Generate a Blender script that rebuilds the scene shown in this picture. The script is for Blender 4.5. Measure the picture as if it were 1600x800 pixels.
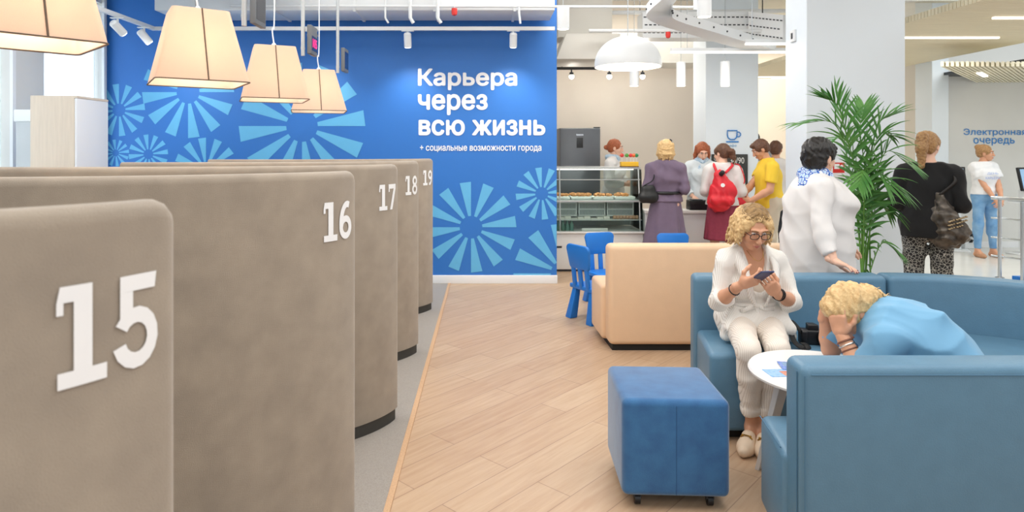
import bpy, bmesh, math, random
import numpy as np
from mathutils import Vector, Matrix

for o in list(bpy.data.objects): bpy.data.objects.remove(o)
S = bpy.context.scene
COL = S.collection
PI = math.pi
rnd = random.Random(7)

# ------------------------------------------------------------------ camera, world, lights, exposure
FPX = 1000.0; VX, VY = 759.0, 235.0; EYE = 1.58
cd = bpy.data.cameras.new('camera'); cam = bpy.data.objects.new('camera', cd); COL.objects.link(cam)
cam.location = (0, 0, EYE); cam.rotation_euler = (PI/2, 0, 0)
cd.sensor_width = 36; cd.lens = 36*FPX/1600
cd.shift_x = (800-VX)/1600; cd.shift_y = -(400-VY)/1600
cd.clip_start = .02; cd.clip_end = 100
cd.dof.use_dof = True; cd.dof.focus_distance = 3.9; cd.dof.aperture_fstop = 4.5
S.camera = cam
S.view_settings.view_transform = 'Standard'; S.view_settings.look = 'None'
S.view_settings.gamma = 1; S.view_settings.use_curve_mapping = False
S.view_settings.exposure = -0.2

w = bpy.data.worlds.new('daylight'); S.world = w; w.use_nodes = True
w.node_tree.nodes['Background'].inputs[0].default_value = (.90, .95, 1, 1)
w.node_tree.nodes['Background'].inputs[1].default_value = 1.05

def area(name, loc, size, power, col=(1, .985, .96), rot=(0, 0, 0)):
    l = bpy.data.lights.new(name, 'AREA'); l.shape = 'RECTANGLE'; l.size, l.size_y = size; l.energy = power; l.color = col
    o = bpy.data.objects.new(name, l); o.location = loc; o.rotation_euler = rot; COL.objects.link(o); return o
area('ceiling_fill_light', (-1.6, 3.4, 4.05), (3.5, 5.4), 175)  # unseen area lights added below the ceiling to brighten the room
area('ceiling_fill_light', (2.2, 2.2, 4.05), (3.6, 3.5), 125)
area('ceiling_fill_light', (1.1, 6.6, 4.05), (2.0, 1.2), 75, (1, .97, .93))
area('ceiling_fill_light', (6.4, 4.2, 4.05), (2.5, 4.0), 85, (.93, .98, 1))
area('ceiling_fill_light', (8.9, 7.2, 4.05), (2.6, 3.0), 200, (.93, .98, 1))
area('ceiling_fill_light', (0.5, -2.0, 4.05), (5.0, 2.5), 110)
area('ceiling_fill_light', (2.2, 10.0, 3.95), (2.2, .4), 34, (1, .95, .88))
area('ceiling_fill_light', (6.0, 13.4, 4.0), (3.0, 2.0), 140, (1, .93, .84))
area('window_daylight', (-5.3, 7.0, 2.0), (2.6, 1.2), 110, (.92, .96, 1), (0, -PI/2, 0))
area('window_daylight', (-5.3, 4.6, 2.0), (2.6, 2.8), 190, (.92, .96, 1), (0, -PI/2, 0))

# ------------------------------------------------------------------ helpers
MATS = {}
def lin(c):
    if isinstance(c, str):
        c = [int(c[i:i+2], 16)/255 for i in (1, 3, 5)]
        c = [x/12.92 if x <= .04045 else ((x+.055)/1.055)**2.4 for x in c]
    return tuple(c)
def mat(name, col, rough=.6, metal=0, var=0, vscale=8, bump=0, bscale=60, sheen=0, emit=0, trans=0, col2=None, spec=.5, stretch=(1, 1, 1), alpha=None, transl=0):
    if name in MATS: return MATS[name]
    m = bpy.data.materials.new(name); m.use_nodes = True; nt = m.node_tree; N = nt.nodes; L = nt.links
    b = N['Principled BSDF']; c = lin(col)
    b.inputs['Base Color'].default_value = (*c, 1); b.inputs['Roughness'].default_value = rough; b.inputs['Metallic'].default_value = metal
    b.inputs['Specular IOR Level'].default_value = spec
    if sheen: b.inputs['Sheen Weight'].default_value = sheen; b.inputs['Sheen Roughness'].default_value = .45
    if trans: b.inputs['Transmission Weight'].default_value = trans
    if emit: b.inputs['Emission Color'].default_value = (*c, 1); b.inputs['Emission Strength'].default_value = emit
    if var or bump or col2:
        tc = N.new('ShaderNodeTexCoord'); mp = N.new('ShaderNodeMapping'); L.new(tc.outputs['Object'], mp.inputs[0]); mp.inputs['Scale'].default_value = stretch
    if var or col2:
        n = N.new('ShaderNodeTexNoise'); n.inputs['Scale'].default_value = vscale; n.inputs['Detail'].default_value = 5; L.new(mp.outputs[0], n.inputs[0])
        r = N.new('ShaderNodeValToRGB'); r.color_ramp.elements[0].position = .3; r.color_ramp.elements[1].position = .7
        if col2: a, d = c, lin(col2)
        else: a = tuple(min(1, x*(1-var)) for x in c); d = tuple(min(1, x*(1+var)) for x in c)
        r.color_ramp.elements[0].color = (*a, 1); r.color_ramp.elements[1].color = (*d, 1)
        L.new(n.outputs['Fac'], r.inputs[0]); L.new(r.outputs[0], b.inputs['Base Color'])
    if bump:
        n2 = N.new('ShaderNodeTexNoise'); n2.inputs['Scale'].default_value = bscale; n2.inputs['Detail'].default_value = 3; L.new(mp.outputs[0], n2.inputs[0])
        bp = N.new('ShaderNodeBump'); bp.inputs['Strength'].default_value = bump; bp.inputs['Distance'].default_value = .01
        L.new(n2.outputs['Fac'], bp.inputs['Height']); L.new(bp.outputs[0], b.inputs['Normal'])
    if transl:
        t = N.new('ShaderNodeBsdfTranslucent'); t.inputs[0].default_value = (*c, 1); mx = N.new('ShaderNodeMixShader'); mx.inputs[0].default_value = transl
        L.new(b.outputs[0], mx.inputs[1]); L.new(t.outputs[0], mx.inputs[2]); L.new(mx.outputs[0], N['Material Output'].inputs[0])
    MATS[name] = m; return m

def finish(me, m, smooth=35):
    if m is not None:
        for x in (m if isinstance(m, (list, tuple)) else [m]): me.materials.append(x)
    if smooth:
        me.shade_smooth()
        if smooth < 180: me.set_sharp_from_angle(angle=math.radians(smooth))
    return me
def put(name, me, parent=None, loc=(0, 0, 0), rot=(0, 0, 0)):
    o = bpy.data.objects.new(name, me); COL.objects.link(o); o.location = loc; o.rotation_euler = rot
    if parent: o.parent = parent
    return o
def tag(o, label=None, cat=None, group=None, kind=None):
    if label: o['label'] = label
    if cat: o['category'] = cat
    if group: o['group'] = group
    if kind: o['kind'] = kind
    return o
def thing(name, label, cat, loc=(0, 0, 0), rz=0, group=None):
    o = bpy.data.objects.new(name, None); COL.objects.link(o); o.empty_display_size = .1
    o.location = loc; o.rotation_euler = (0, 0, rz); return tag(o, label, cat, group)
def copy_thing(src, loc, rz=None, label=None, scale=None):
    c = src.copy(); COL.objects.link(c); c.location = loc
    if rz is not None: c.rotation_euler = (0, 0, rz)
    if scale: c.scale = scale
    if label: c['label'] = label
    for ch in [x for x in bpy.data.objects if x.parent == src]:
        d = ch.copy(); COL.objects.link(d); d.parent = c
        for g in [x for x in bpy.data.objects if x.parent == ch]:
            e = g.copy(); COL.objects.link(e); e.parent = d
    return c
def P(x, y, Y):
    """the point at depth Y on the sight line through photo pixel x, y"""
    return Vector(((x-VX)/FPX*Y, Y, EYE-(y-VY)/FPX*Y))

class MB:
    """collects shapes, then links them as ONE mesh object"""
    def __init__(s): s.bm = bmesh.new()
    def _bev(s, geom_faces, r, seg, ang=30):
        ed = set(); s.bm.normal_update()
        for f in geom_faces:
            for e in f.edges:
                if len(e.link_faces) == 2 and e.calc_face_angle(0) > math.radians(ang): ed.add(e)
        if ed: bmesh.ops.bevel(s.bm, geom=list(ed), offset=r, segments=seg, affect='EDGES', profile=.5, clamp_overlap=True)
    def box(s, lo, hi, r=0, seg=3, M=None):
        x0, y0, z0 = lo; x1, y1, z1 = hi
        vs = [s.bm.verts.new((x, y, z)) for z in (z0, z1) for x, y in ((x0, y0), (x1, y0), (x1, y1), (x0, y1))]
        fs = [s.bm.faces.new([vs[i] for i in f]) for f in ((3, 2, 1, 0), (4, 5, 6, 7), (0, 1, 5, 4), (1, 2, 6, 5), (2, 3, 7, 6), (3, 0, 4, 7))]
        if M is not None:
            for v in vs: v.co = M @ v.co
        if r: s._bev(fs, r, seg)
        return s
    def prism(s, pts, z0, z1, r=0, seg=3, M=None, top=None, ang=30):
        """polygon pts (x, y) extruded z0..z1; top = other polygon for the upper end"""
        top = top or pts; n = len(pts)
        a = [s.bm.verts.new((*p, z0)) for p in pts]; b = [s.bm.verts.new((*p, z1)) for p in top]
        if M is not None:
            for v in a+b: v.co = M @ v.co
        fs = [s.bm.faces.new(a[::-1]), s.bm.faces.new(b)]
        for i in range(n): j = (i+1) % n; fs.append(s.bm.faces.new([a[i], a[j], b[j], b[i]]))
        if r: s._bev(fs, r, seg, ang)
        return s
    def tube(s, pts, r, n=10, cap=True, closed=False):
        pts = [Vector(p) for p in pts]; rs = r if isinstance(r, (list, tuple)) else [r]*len(pts)
        rings = []; up = None
        for i, p in enumerate(pts):
            a = pts[i-1] if (i > 0 or closed) else p; b = pts[(i+1) % len(pts)] if (i < len(pts)-1 or closed) else p
            t = (b-a).normalized()
            if up is None: up = Vector((0, 0, 1)) if abs(t.z) < .9 else Vector((1, 0, 0))
            u = (up-t*up.dot(t)).normalized(); v = t.cross(u); up = u
            rings.append([s.bm.verts.new(p+(u*math.cos(k*2*PI/n)+v*math.sin(k*2*PI/n))*rs[i]) for k in range(n)])
        m = len(rings)
        for i in range(m if closed else m-1):
            A, B = rings[i], rings[(i+1) % m]
            for k in range(n): s.bm.faces.new([A[k], A[(k+1) % n], B[(k+1) % n], B[k]])
        if cap and not closed: s.bm.faces.new(rings[0][::-1]); s.bm.faces.new(rings[-1])
        return s
    def lathe(s, prof, c=(0, 0, 0), n=32, M=None, cap=True):
        """profile (radius, z) turned about the vertical through c"""
        rings = []
        for r, z in prof:
            ring = [s.bm.verts.new((c[0]+r*math.cos(k*2*PI/n), c[1]+r*math.sin(k*2*PI/n), c[2]+z)) for k in range(n)]
            if M is not None:
                for v in ring: v.co = M @ v.co
            rings.append(ring)
        for A, B in zip(rings, rings[1:]):
            for k in range(n): s.bm.faces.new([A[k], A[(k+1) % n], B[(k+1) % n], B[k]])
        if cap: s.bm.faces.new(rings[0][::-1]); s.bm.faces.new(rings[-1])
        return s
    def ball(s, c, r, M=None, u=16, v=10):
        r = r if isinstance(r, (tuple, list)) else (r, r, r)
        g = bmesh.ops.create_uvsphere(s.bm, u_segments=u, v_segments=v, radius=1)
        for x in g['verts']:
            x.co = Vector((x.co.x*r[0], x.co.y*r[1], x.co.z*r[2]))
            if M is not None: x.co = M @ x.co
            x.co += Vector(c)
        return s
    def mark(s, i=1):
        """faces added after this call take material i"""
        s.marks = getattr(s, 'marks', [])+[(len(s.bm.faces), i)]; return s
    def faces(s, vs, fs):
        v = [s.bm.verts.new(p) for p in vs]
        for f in fs: s.bm.faces.new([v[i] for i in f])
        return s
    def build(s, name, m, parent=None, loc=(0, 0, 0), rot=(0, 0, 0), smooth=35, off=None):
        if off is not None:
            for v in s.bm.verts: v.co -= Vector(off)
        bmesh.ops.recalc_face_normals(s.bm, faces=s.bm.faces)
        if hasattr(s, 'marks'):
            s.bm.faces.ensure_lookup_table()
            for n, i in s.marks:
                for k in range(n, len(s.bm.faces)): s.bm.faces[k].material_index = i
        me = bpy.data.meshes.new(name); s.bm.to_mesh(me); s.bm.free()
        return put(name, finish(me, m, smooth), parent, loc, rot)

def structure(o): o['kind'] = 'structure'; return o

def surface_net(F, lo, h):
    """closed quad surface around the negative region of the sampled field F"""
    n = np.array(F.shape)-1
    co = [(i, j, k) for i in (0, 1) for j in (0, 1) for k in (0, 1)]
    V = [F[i:n[0]+i, j:n[1]+j, k:n[2]+k] for i, j, k in co]
    c = sum((v < 0).astype(np.int8) for v in V); act = (c > 0) & (c < 8); idx = -np.ones(n, int); ii = np.argwhere(act); idx[act] = np.arange(len(ii))
    W = np.stack([v[act] for v in V], 1); pos = np.zeros((len(ii), 3)); cnt = np.zeros(len(ii)); C = np.array(co, float)
    for a in range(8):
        for b in range(a+1, 8):
            if abs(C[a]-C[b]).sum() != 1: continue
            m = (W[:, a] < 0) != (W[:, b] < 0); t = np.where(m, W[:, a]/np.where(m, W[:, a]-W[:, b], 1), 0)
            pos += np.where(m[:, None], C[a]+(C[b]-C[a])*t[:, None], 0); cnt += m
    pos = lo+h*(ii+pos/cnt[:, None]); faces = []
    for d in range(3):
        u, v = (d+1) % 3, (d+2) % 3
        A = [slice(None)]*3; B = [slice(None)]*3
        A[d] = slice(0, n[d]); B[d] = slice(1, n[d]+1)
        Fa, Fb = F[tuple(A)], F[tuple(B)]; x = np.argwhere((Fa < 0) != (Fb < 0))
        ok = (x[:, u] > 0) & (x[:, v] > 0) & (x[:, u] < n[u]) & (x[:, v] < n[v]); x = x[ok]
        def g(du, dv):
            y = x.copy(); y[:, u] -= du; y[:, v] -= dv; return idx[y[:, 0], y[:, 1], y[:, 2]]
        q = np.stack([g(1, 1), g(0, 1), g(0, 0), g(1, 0)], 1)
        ins = Fa[x[:, 0], x[:, 1], x[:, 2]] < 0; q[~ins] = q[~ins][:, ::-1]; faces.append(q)
    return pos, np.concatenate(faces)

def text_mesh(body, w, h, off=.02, depth=.003, res=30):
    """raised lettering scaled to a width x height box, lower left corner at 0,0; off thickens the strokes (in em)"""
    c = bpy.data.curves.new('lettering', 'FONT'); c.body = body
    o = bpy.data.objects.new('lettering', c); COL.objects.link(o); bpy.context.view_layer.update()
    cu = o.to_curve(bpy.context.evaluated_depsgraph_get()); polys = []
    for sp in cu.splines:
        bp = sp.bezier_points; q = []; n = len(bp)
        if n:
            for i in range(n):
                A, B = bp[i], bp[(i+1) % n]; p = [np.array(v)[:2] for v in (A.co, A.handle_right, B.handle_left, B.co)]
                for k in range(6):
                    t = k/6; q.append(p[0]*(1-t)**3+3*p[1]*t*(1-t)**2+3*p[2]*t*t*(1-t)+p[3]*t**3)
        else: q = [np.array(v.co)[:2] for v in sp.points]
        if len(q) > 2: polys.append(np.array(q))
    o.to_curve_clear(); bpy.data.objects.remove(o); bpy.data.curves.remove(c)
    st = 1/res; al = np.concatenate(polys); lo = al.min(0)-off-2*st; hi = al.max(0)+off+2*st
    X, Y = np.meshgrid(np.arange(lo[0], hi[0], st), np.arange(lo[1], hi[1], st), indexing='ij'); wn = np.zeros(X.shape); D = np.full(X.shape, 9.)
    for q in polys:
        x0, x1 = q[:, 0].min()-.2, q[:, 0].max()+.2; ix = slice(max(0, int((x0-lo[0])/st)), int((x1-lo[0])/st)+2); x, y = X[ix], Y[ix]
        for p, r in zip(q, np.roll(q, -1, 0)):
            d = r-p; L2 = d@d
            if L2 < 1e-12: continue
            t = np.clip(((x-p[0])*d[0]+(y-p[1])*d[1])/L2, 0, 1); D[ix] = np.minimum(D[ix], np.hypot(x-p[0]-t*d[0], y-p[1]-t*d[1]))
            s_ = d[0]*(y-p[1])-d[1]*(x-p[0]); wn[ix] += ((p[1] <= y) & (r[1] > y) & (s_ > 0)).astype(int)-((p[1] > y) & (r[1] <= y) & (s_ < 0)).astype(int)
    G = np.where(wn != 0, -D, D)-off
    F = np.stack([np.full(G.shape, .1), G, G, np.full(G.shape, .1)], 2)
    V, Fc = surface_net(F, np.array((lo[0], lo[1], 0.)), st)
    l, u = V.min(0), V.max(0); V = (V-l)/(u-l)*np.array((w, h, depth))
    me = bpy.data.meshes.new('lettering'); me.from_pydata(V.tolist(), [], Fc.tolist()); return me
def text_on(name, body, x0, z0, w, h, Y, m, off=.02, parent=None):
    """lettering standing in the plane Y = const, facing the camera side (-Y)"""
    me = text_mesh(body, w, h, off); me.materials.append(m)
    for v in me.vertices: v.co = (v.co.x, -v.co.z, v.co.y)
    return put(name, me, parent, (x0, Y, z0))

def catmull(pts, n=12):
    pts = [Vector(p) for p in pts]; q = [pts[0]*2-pts[1]]+pts+[pts[-1]*2-pts[-2]]; out = []
    for i in range(1, len(q)-2):
        for k in range(n):
            t = k/n; a, b, c, d = q[i-1:i+3]
            out.append(.5*((2*b)+(c-a)*t+(2*a-5*b+4*c-d)*t*t+(3*b-a-3*c+d)*t**3))
    out.append(pts[-1]); return out
# ------------------------------------------------------------------ setting materials
def wood_floor():
    m = mat('floor_wood', '#d9b795', .42); nt = m.node_tree; N = nt.nodes; L = nt.links; b = N['Principled BSDF']
    tc = N.new('ShaderNodeTexCoord'); mp = N.new('ShaderNodeMapping'); mp.inputs['Rotation'].default_value = (0, 0, math.radians(-47)); L.new(tc.outputs['Object'], mp.inputs[0])
    br = N.new('ShaderNodeTexBrick'); br.offset = .37; br.inputs['Scale'].default_value = 1; br.inputs['Brick Width'].default_value = 1.2; br.inputs['Row Height'].default_value = .19
    br.inputs['Mortar Size'].default_value = .0022; br.inputs['Color1'].default_value = (*lin('#bfa184'), 1); br.inputs['Color2'].default_value = (*lin('#c8ad90'), 1); br.inputs['Mortar'].default_value = (*lin('#9f836c'), 1)
    L.new(mp.outputs[0], br.inputs[0])
    m2 = N.new('ShaderNodeMapping'); m2.inputs['Scale'].default_value = (1.3, 14, 1); L.new(mp.outputs[0], m2.inputs[0])
    ns = N.new('ShaderNodeTexNoise'); ns.inputs['Scale'].default_value = 2.4; ns.inputs['Detail'].default_value = 6; ns.inputs['Distortion'].default_value = .6; L.new(m2.outputs[0], ns.inputs[0])
    rp = N.new('ShaderNodeValToRGB'); rp.color_ramp.elements[0].position = .34; rp.color_ramp.elements[0].color = (*lin('#cdb196'), 1); rp.color_ramp.elements[1].position = .68; rp.color_ramp.elements[1].color = (1, 1, 1, 1)
    L.new(ns.outputs['Fac'], rp.inputs[0])
    mx = N.new('ShaderNodeMix'); mx.data_type = 'RGBA'; mx.blend_type = 'MULTIPLY'; mx.inputs[0].default_value = .34
    L.new(br.outputs[0], mx.inputs[6]); L.new(rp.outputs[0], mx.inputs[7]); L.new(mx.outputs[2], b.inputs['Base Color'])
    bp = N.new('ShaderNodeBump'); bp.inputs['Strength'].default_value = .15; L.new(ns.outputs['Fac'], bp.inputs['Height']); L.new(bp.outputs[0], b.inputs['Normal'])
    return m
WHITE = mat('paint_white', '#eceef0', .55, var=.015, vscale=2)
CREAM = mat('paint_cream', '#e6dccf', .6, var=.02, vscale=2)
GREYW = mat('paint_pale_grey', '#dfdfdb', .6, var=.02, vscale=2)
BLUEW = mat('paint_blue', '#2d74c6', .5, var=.02, vscale=1.5)
PETAL = mat('decal_pale_blue', '#63b6e4', .5, var=.02)
WMETAL = mat('metal_white', '#e4e7e8', .35, var=.01)
LETTER = mat('lettering_white', '#f4f5f6', .5, var=.01)
LETTERB = mat('lettering_blue', '#3a86cc', .5, var=.02)
BLACK = mat('plastic_black', '#15161a', .4, var=.05)
DARK = mat('metal_dark', '#33373c', .4, var=.04)
CHROME = mat('metal_brushed', '#c3c8cc', .25, metal=1, var=.03)
LED = mat('led_strip', '#fff6e8', .5, emit=2.2, var=0)
GLOW = mat('lamp_glow', '#fff2dc', .5, emit=7)

def clear_glass(name, tint):
    m = bpy.data.materials.new(name); m.use_nodes = True; N = m.node_tree.nodes; L = m.node_tree.links; N.remove(N['Principled BSDF'])
    t = N.new('ShaderNodeBsdfTransparent'); t.inputs[0].default_value = (*lin(tint), 1); g = N.new('ShaderNodeBsdfGlossy'); g.inputs['Roughness'].default_value = .03
    f = N.new('ShaderNodeFresnel'); f.inputs[0].default_value = 1.25; x = N.new('ShaderNodeMixShader'); L.new(f.outputs[0], x.inputs[0]); L.new(t.outputs[0], x.inputs[1]); L.new(g.outputs[0], x.inputs[2]); L.new(x.outputs[0], N['Material Output'].inputs[0]); return m
# floor, carpet, tiles
f = MB().box((-7, -3.5, -.1), (13, 17, 0)).build('floor', wood_floor(), smooth=0); structure(f)
CARP = mat('carpet_grey', '#8f877f', .95, col2='#aba39a', vscale=260, bump=.5, bscale=320, sheen=.3)
structure(MB().box((-7, -3.5, 0), (-.447, 7.6, .006)).build('floor_carpet', CARP, smooth=0))
structure(MB().box((-.447, -3.5, 0), (-.418, 7.6, .008)).build('trim_1', mat('cork_strip', '#cfa985', .8, col2='#bd9a78', vscale=120, bump=.4), smooth=0))
TILE = mat('floor_tile_white', '#d9d8d2', .18, var=.03, vscale=3)
structure(MB().box((3.35, 5.2, 0), (13, 17, .004)).build('floor_tile', TILE, smooth=0))

# ceiling and walls
structure(MB().box((-7, -3.5, 4.15), (13, 17, 4.3)).build('ceiling', mat('ceiling_paint', '#d9dad8', .7, var=.04, vscale=3), smooth=0))
wb = structure(MB().box((-4.55, 7.6, 0), (.843, 7.78, 4.15)).build('wall_back', [BLUEW], smooth=0))
wb.data.materials.append(WHITE)
for p in wb.data.polygons:
    if abs(p.normal.x) > .9 or p.normal.y > .9: p.material_index = 1
structure(MB().box((-4.5, 7.585, 0), (.85, 7.6, .1), .004).build('baseboard_back', WHITE))
structure(MB().box((.35, 11, 0), (3.95, 11.15, 4.15)).build('wall_cafe', CREAM, smooth=0))
structure(MB().box((3.9, 15, 0), (13, 15.15, 4.15)).build('wall_rear', mat('paint_warm_cream', '#eadfce', .6, var=.02, vscale=2), smooth=0))
structure(MB().box((7.34, 10.4, 0), (13, 10.6, 4.15)).build('wall_right', GREYW, smooth=0))
structure(MB().box((7.34, 10.385, .0), (13, 10.4, .1), .004).build('baseboard_right', WHITE))
# left wall: piers with two window openings
def left_wall():
    X0, X1 = -4.75, -4.5
    m = MB()
    for y0, y1 in ((-3.5, 3.2), (6.05, 6.52), (7.5, 7.62)): m.box((X0, y0, 0), (X1, y1, 4.15))
    for y0, y1 in ((3.2, 6.05), (6.52, 7.5)): m.box((X0, y0, 0), (X1, y1, .75)).box((X0, y0, 3.3), (X1, y1, 4.15))
    structure(m.build('wall_left', GREYW, smooth=0))
    BL = mat('roller_blind', '#f3f6f9', .8, transl=.55, var=0)
    for i, (y0, y1) in enumerate(((3.2, 6.05), (6.52, 7.5))):
        w = thing('window_%d' % (i+1), None, None, (0, 0, 0)); w['kind'] = 'structure'
        fr = MB()
        for a, b in ((y0, y0+.05), (y1-.05, y1)): fr.box((-4.72, a, .75), (-4.62, b, 3.3), .006)
        fr.box((-4.72, y0+.05, .75), (-4.62, y1-.05, .8)).box((-4.72, y0+.05, 3.25), (-4.62, y1-.05, 3.3))
        fr.build('window_frame', mat('window_frame_grey', '#c2cdd6', .4, var=.02), w)
        MB().box((-4.69, y0+.05, .8), (-4.68, y1-.05, 3.25)).build('window_glass', clear_glass('glass_pane', '#f6fafb'), w, smooth=0)
        MB().box((-4.575, y0+.01, .95), (-4.572, y1-.02, 3.22)).build('roller_blind', BL, w, smooth=0)
        MB().tube([(-4.54, y0+.04, 3.2), (-4.54, y0+.04, 1.45)], .004, 6).build('blind_cord', LETTER, w)
        MB().box((-4.6, y0, .72), (-4.4, y1, .76), .006).build('window_sill', WHITE, w)
left_wall()
for y0 in (6.05, 7.5):
    structure(MB().box((-4.5, y0, 0), (-4.47, y0+.04, 4.0)).build('trim_2', WHITE, smooth=0))

# columns
def column(name, x0, x1, y0, y1, m=WHITE): return structure(MB().box((x0, y0, 0), (x1, y1, 4.15), .006, 1).build(name, m, smooth=0))
COLM = mat('paint_column', '#e2ebf2', .5, var=.012, vscale=2)
column('column_1', 3.156, 4.13, 6.3, 6.74, COLM)
column('column_2', 3.095, 3.834, 9.0, 9.55, COLM)
column('column_3', 7.11, 7.38, 10.2, 10.6, COLM)

# blue wall motif: flowers of twelve wedge petals
def clip(poly, lo, hi):
    def cut(pl, f, inter):
        out = []
        for i, p in enumerate(pl):
            q = pl[i-1]; a, b = f(q), f(p)
            if a >= 0 and b >= 0: out.append(p)
            elif a >= 0 > b or b >= 0 > a:
                t = a/(a-b); x = (q[0]+(p[0]-q[0])*t, q[1]+(p[1]-q[1])*t); out.append(x)
                if b >= 0: out.append(p)
        return out
    for f in (lambda p: p[0]-lo[0], lambda p: hi[0]-p[0], lambda p: p[1]-lo[1], lambda p: hi[1]-p[1]):
        if poly: poly = cut(poly, f, None)
    return poly
for cx, cy, R in ((186, 172, 41), (294, 144, 72), (181, 239, 21), (232, 241, 31), (322, 265, 50), (472, 197, 99), (736, 355, 71), (846.5, 302.5, 41), (880, 427, 78)):
    c = P(cx, cy, 7.6); k = .0076; m = MB(); n = 0
    for i in range(12):
        a0 = math.radians(90+30*i); a1 = a0+math.radians(14.5); r0 = R*k*.25; r1 = R*k
        pl = [(c.x+r*math.cos(a), c.z+r*math.sin(a)) for r, a in ((r0, a0), (r1, a0), (r1, a1), (r0, a1))]
        pl = clip(pl, (-4.5, .1), (.84, 3.3))
        if len(pl) > 2:
            m.faces([(x, 7.5975, z) for x, z in pl], [tuple(range(len(pl)))]); n += 1
    o = m.build('flower_motif', PETAL, wb, smooth=0)
# slogan
def slogan():
    t = thing('wall_lettering', 'white slogan lettering in four lines on the blue wall', 'lettering', P(653, 238, 7.596))
    for body, x0, x1, y0, y1, off in (('Карьера', 653, 808, 107, 141, .028), ('через', 653, 762, 147, 180, .028), ('всю жизнь', 654, 852, 187, 212, .03), ('+ социальные возможности города', 656, 846, 227, 238.5, .018)):
        a = P(x0, y1, 7.596)-t.location; b = P(x1, y0, 7.596)-t.location
        o = text_on('lettering', body, a.x, a.z, b.x-a.x, b.z-a.z, 0, LETTER, off, t)
slogan()
def queue_sign():
    Y = 10.394; t = thing('wall_lettering', 'blue two-line lettering on the pale wall above the person in jeans', 'lettering', P(1505, 228, Y))
    for body, x0, x1, y0, y1 in (('Электронная', 1505.5, 1604, 201, 213.5), ('очередь', 1521, 1585.5, 215.5, 227.5)):
        a = P(x0, y1, Y)-t.location; b = P(x1, y0, Y)-t.location
        text_on('lettering', body, a.x, a.z, b.x-a.x, b.z-a.z, 0, LETTERB, .012, t)
queue_sign()
# café sign on column
def cafe_sign():
    Y = 8.994; k = Y/1000; c = P(1144, 211, Y)
    t = thing('cafe_sign', 'blue coffee cup sign with small caption on the white column', 'sign', c)
    pts = [(-7.5, 7), (-7.5, 0), (-6.5, -4), (-3.5, -6.7), (0, -7), (3.5, -6.7), (6.5, -4), (7.5, 0), (7.5, 7)]
    MB().tube([(x*k, -.003, z*k) for x, z in pts], .009, 8, closed=True).build('cup_outline', LETTERB, t)
    MB().tube([(x*k, -.003, z*k) for x, z in [(7.5, 4.5), (10.5, 4.8), (13, 2.5), (13, -.5), (10.5, -2.8), (7.3, -2.6)]], .008, 8).build('cup_handle', LETTERB, t)
    MB().box((-9.5*k, -.006, -11.6*k), (10*k, 0, -9.4*k)).build('saucer_bar', LETTERB, t)
    text_on('lettering', 'кафе', -8*k, -19.5*k, 15*k, 5.2*k, 0, mat('lettering_pale', '#8db4d4', .5), .01, t)
cafe_sign()

# ------------------------------------------------------------------ ceiling works
BEIGE = mat('duct_paint', '#dcd9d0', .6, var=.02, vscale=4)
def duct(name, lo, hi, label, m=WMETAL, seams=0, axis=0):
    b = MB().box(lo, hi, .01, 2)
    for i in range(seams):
        t = (i+.5)/seams; a, c = list(lo), list(hi); p = lo[axis]+(hi[axis]-lo[axis])*t
        a[axis], c[axis] = p-.015, p+.015
        for ax in range(3):
            if ax != axis: a[ax] -= .012; c[ax] += .012
        b.box(a, c)
    return tag(b.build(name, m), label, 'duct')
duct('air_duct', (-3.6, 6.95, 3.1), (.75, 7.5, 3.55), 'long white rectangular duct running along the top of the blue wall', WMETAL, 5, 0)
duct('air_duct', (.98, 8.7, 3.12), (1.72, 9.6, 4.0), 'boxy cream duct hanging beside the end of the blue wall', BEIGE, 0)
structure(MB().box((.6, 10.3, 2.99), (3.9, 11, 3.5)).build('trim_3', BEIGE, smooth=0))
# slanting duct foot
d = MB().prism([(.93, 0), (1.72, 0), (1.78, .34), (1.06, .34)], 0, .75, .01, 2, M=Matrix.Translation((0, 9.2, 2.785)) @ Matrix.Rotation(PI/2, 4, 'X')).build('air_duct', BEIGE)
tag(d, 'slanting cream duct mouth under the boxy duct', 'duct')
# round duct at left with hangers
m = MB(); m.tube([(-4.4, 6.3, 3.46), (-3.2, 6.35, 3.46), (-2.6, 6.4, 3.48), (-1.98, 6.42, 3.5)], [.27, .27, .25, .25], 24)
tag(m.build('round_duct', WMETAL), 'round white duct under the ceiling behind the second lamp', 'duct')
m = MB()
for i in range(7):
    m.tube([(-4.2+i*.36, 5.95, 3.2), (-4.2+i*.36, 5.95, 4.15)], .008, 6)
m.tube([(-4.3, 5.95, 3.2), (-1.9, 5.95, 3.2)], .014, 8)
tag(m.build('hanger_frame', mat('metal_grey', '#b9bcbd', .4, metal=.3)), 'row of thin hanger rods before the round duct', 'hanger')
# thin conduits
def conduit(pts, r, label, name='conduit'):
    return tag(MB().tube(pts, r, 8).build(name, WMETAL), label, 'conduit')
conduit([P(360, 9, 6.9), P(1085, 11, 6.9)], .014, 'long thin white conduit crossing in front of the duct over the blue wall')
conduit([P(920, 48, 8.2), P(1230, 48, 8.2)], .022, 'white pipe crossing above the dome pendant')
conduit([P(945, 20, 8.9), P(1230, 17, 8.9)], .03, 'upper white pipe behind the bent cable tray')
for i, x in enumerate((602, 641, 684)):
    o = conduit([P(x, -28, 6.9), P(x, 28, 6.9), P(x+5, 36, 6.92)], .011 if i == 0 else .02, 'vertical white drop pipe over the slogan, ' + ('thinnest one' if i == 0 else 'middle one' if i == 1 else 'thick one nearest the orange sprinkler'))
conduit([P(812, -20, 6.9), P(811, 20, 6.9), P(813, 37, 6.9)], .012, 'grey bent cable dropping near the end of the spotlight rail')
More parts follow.
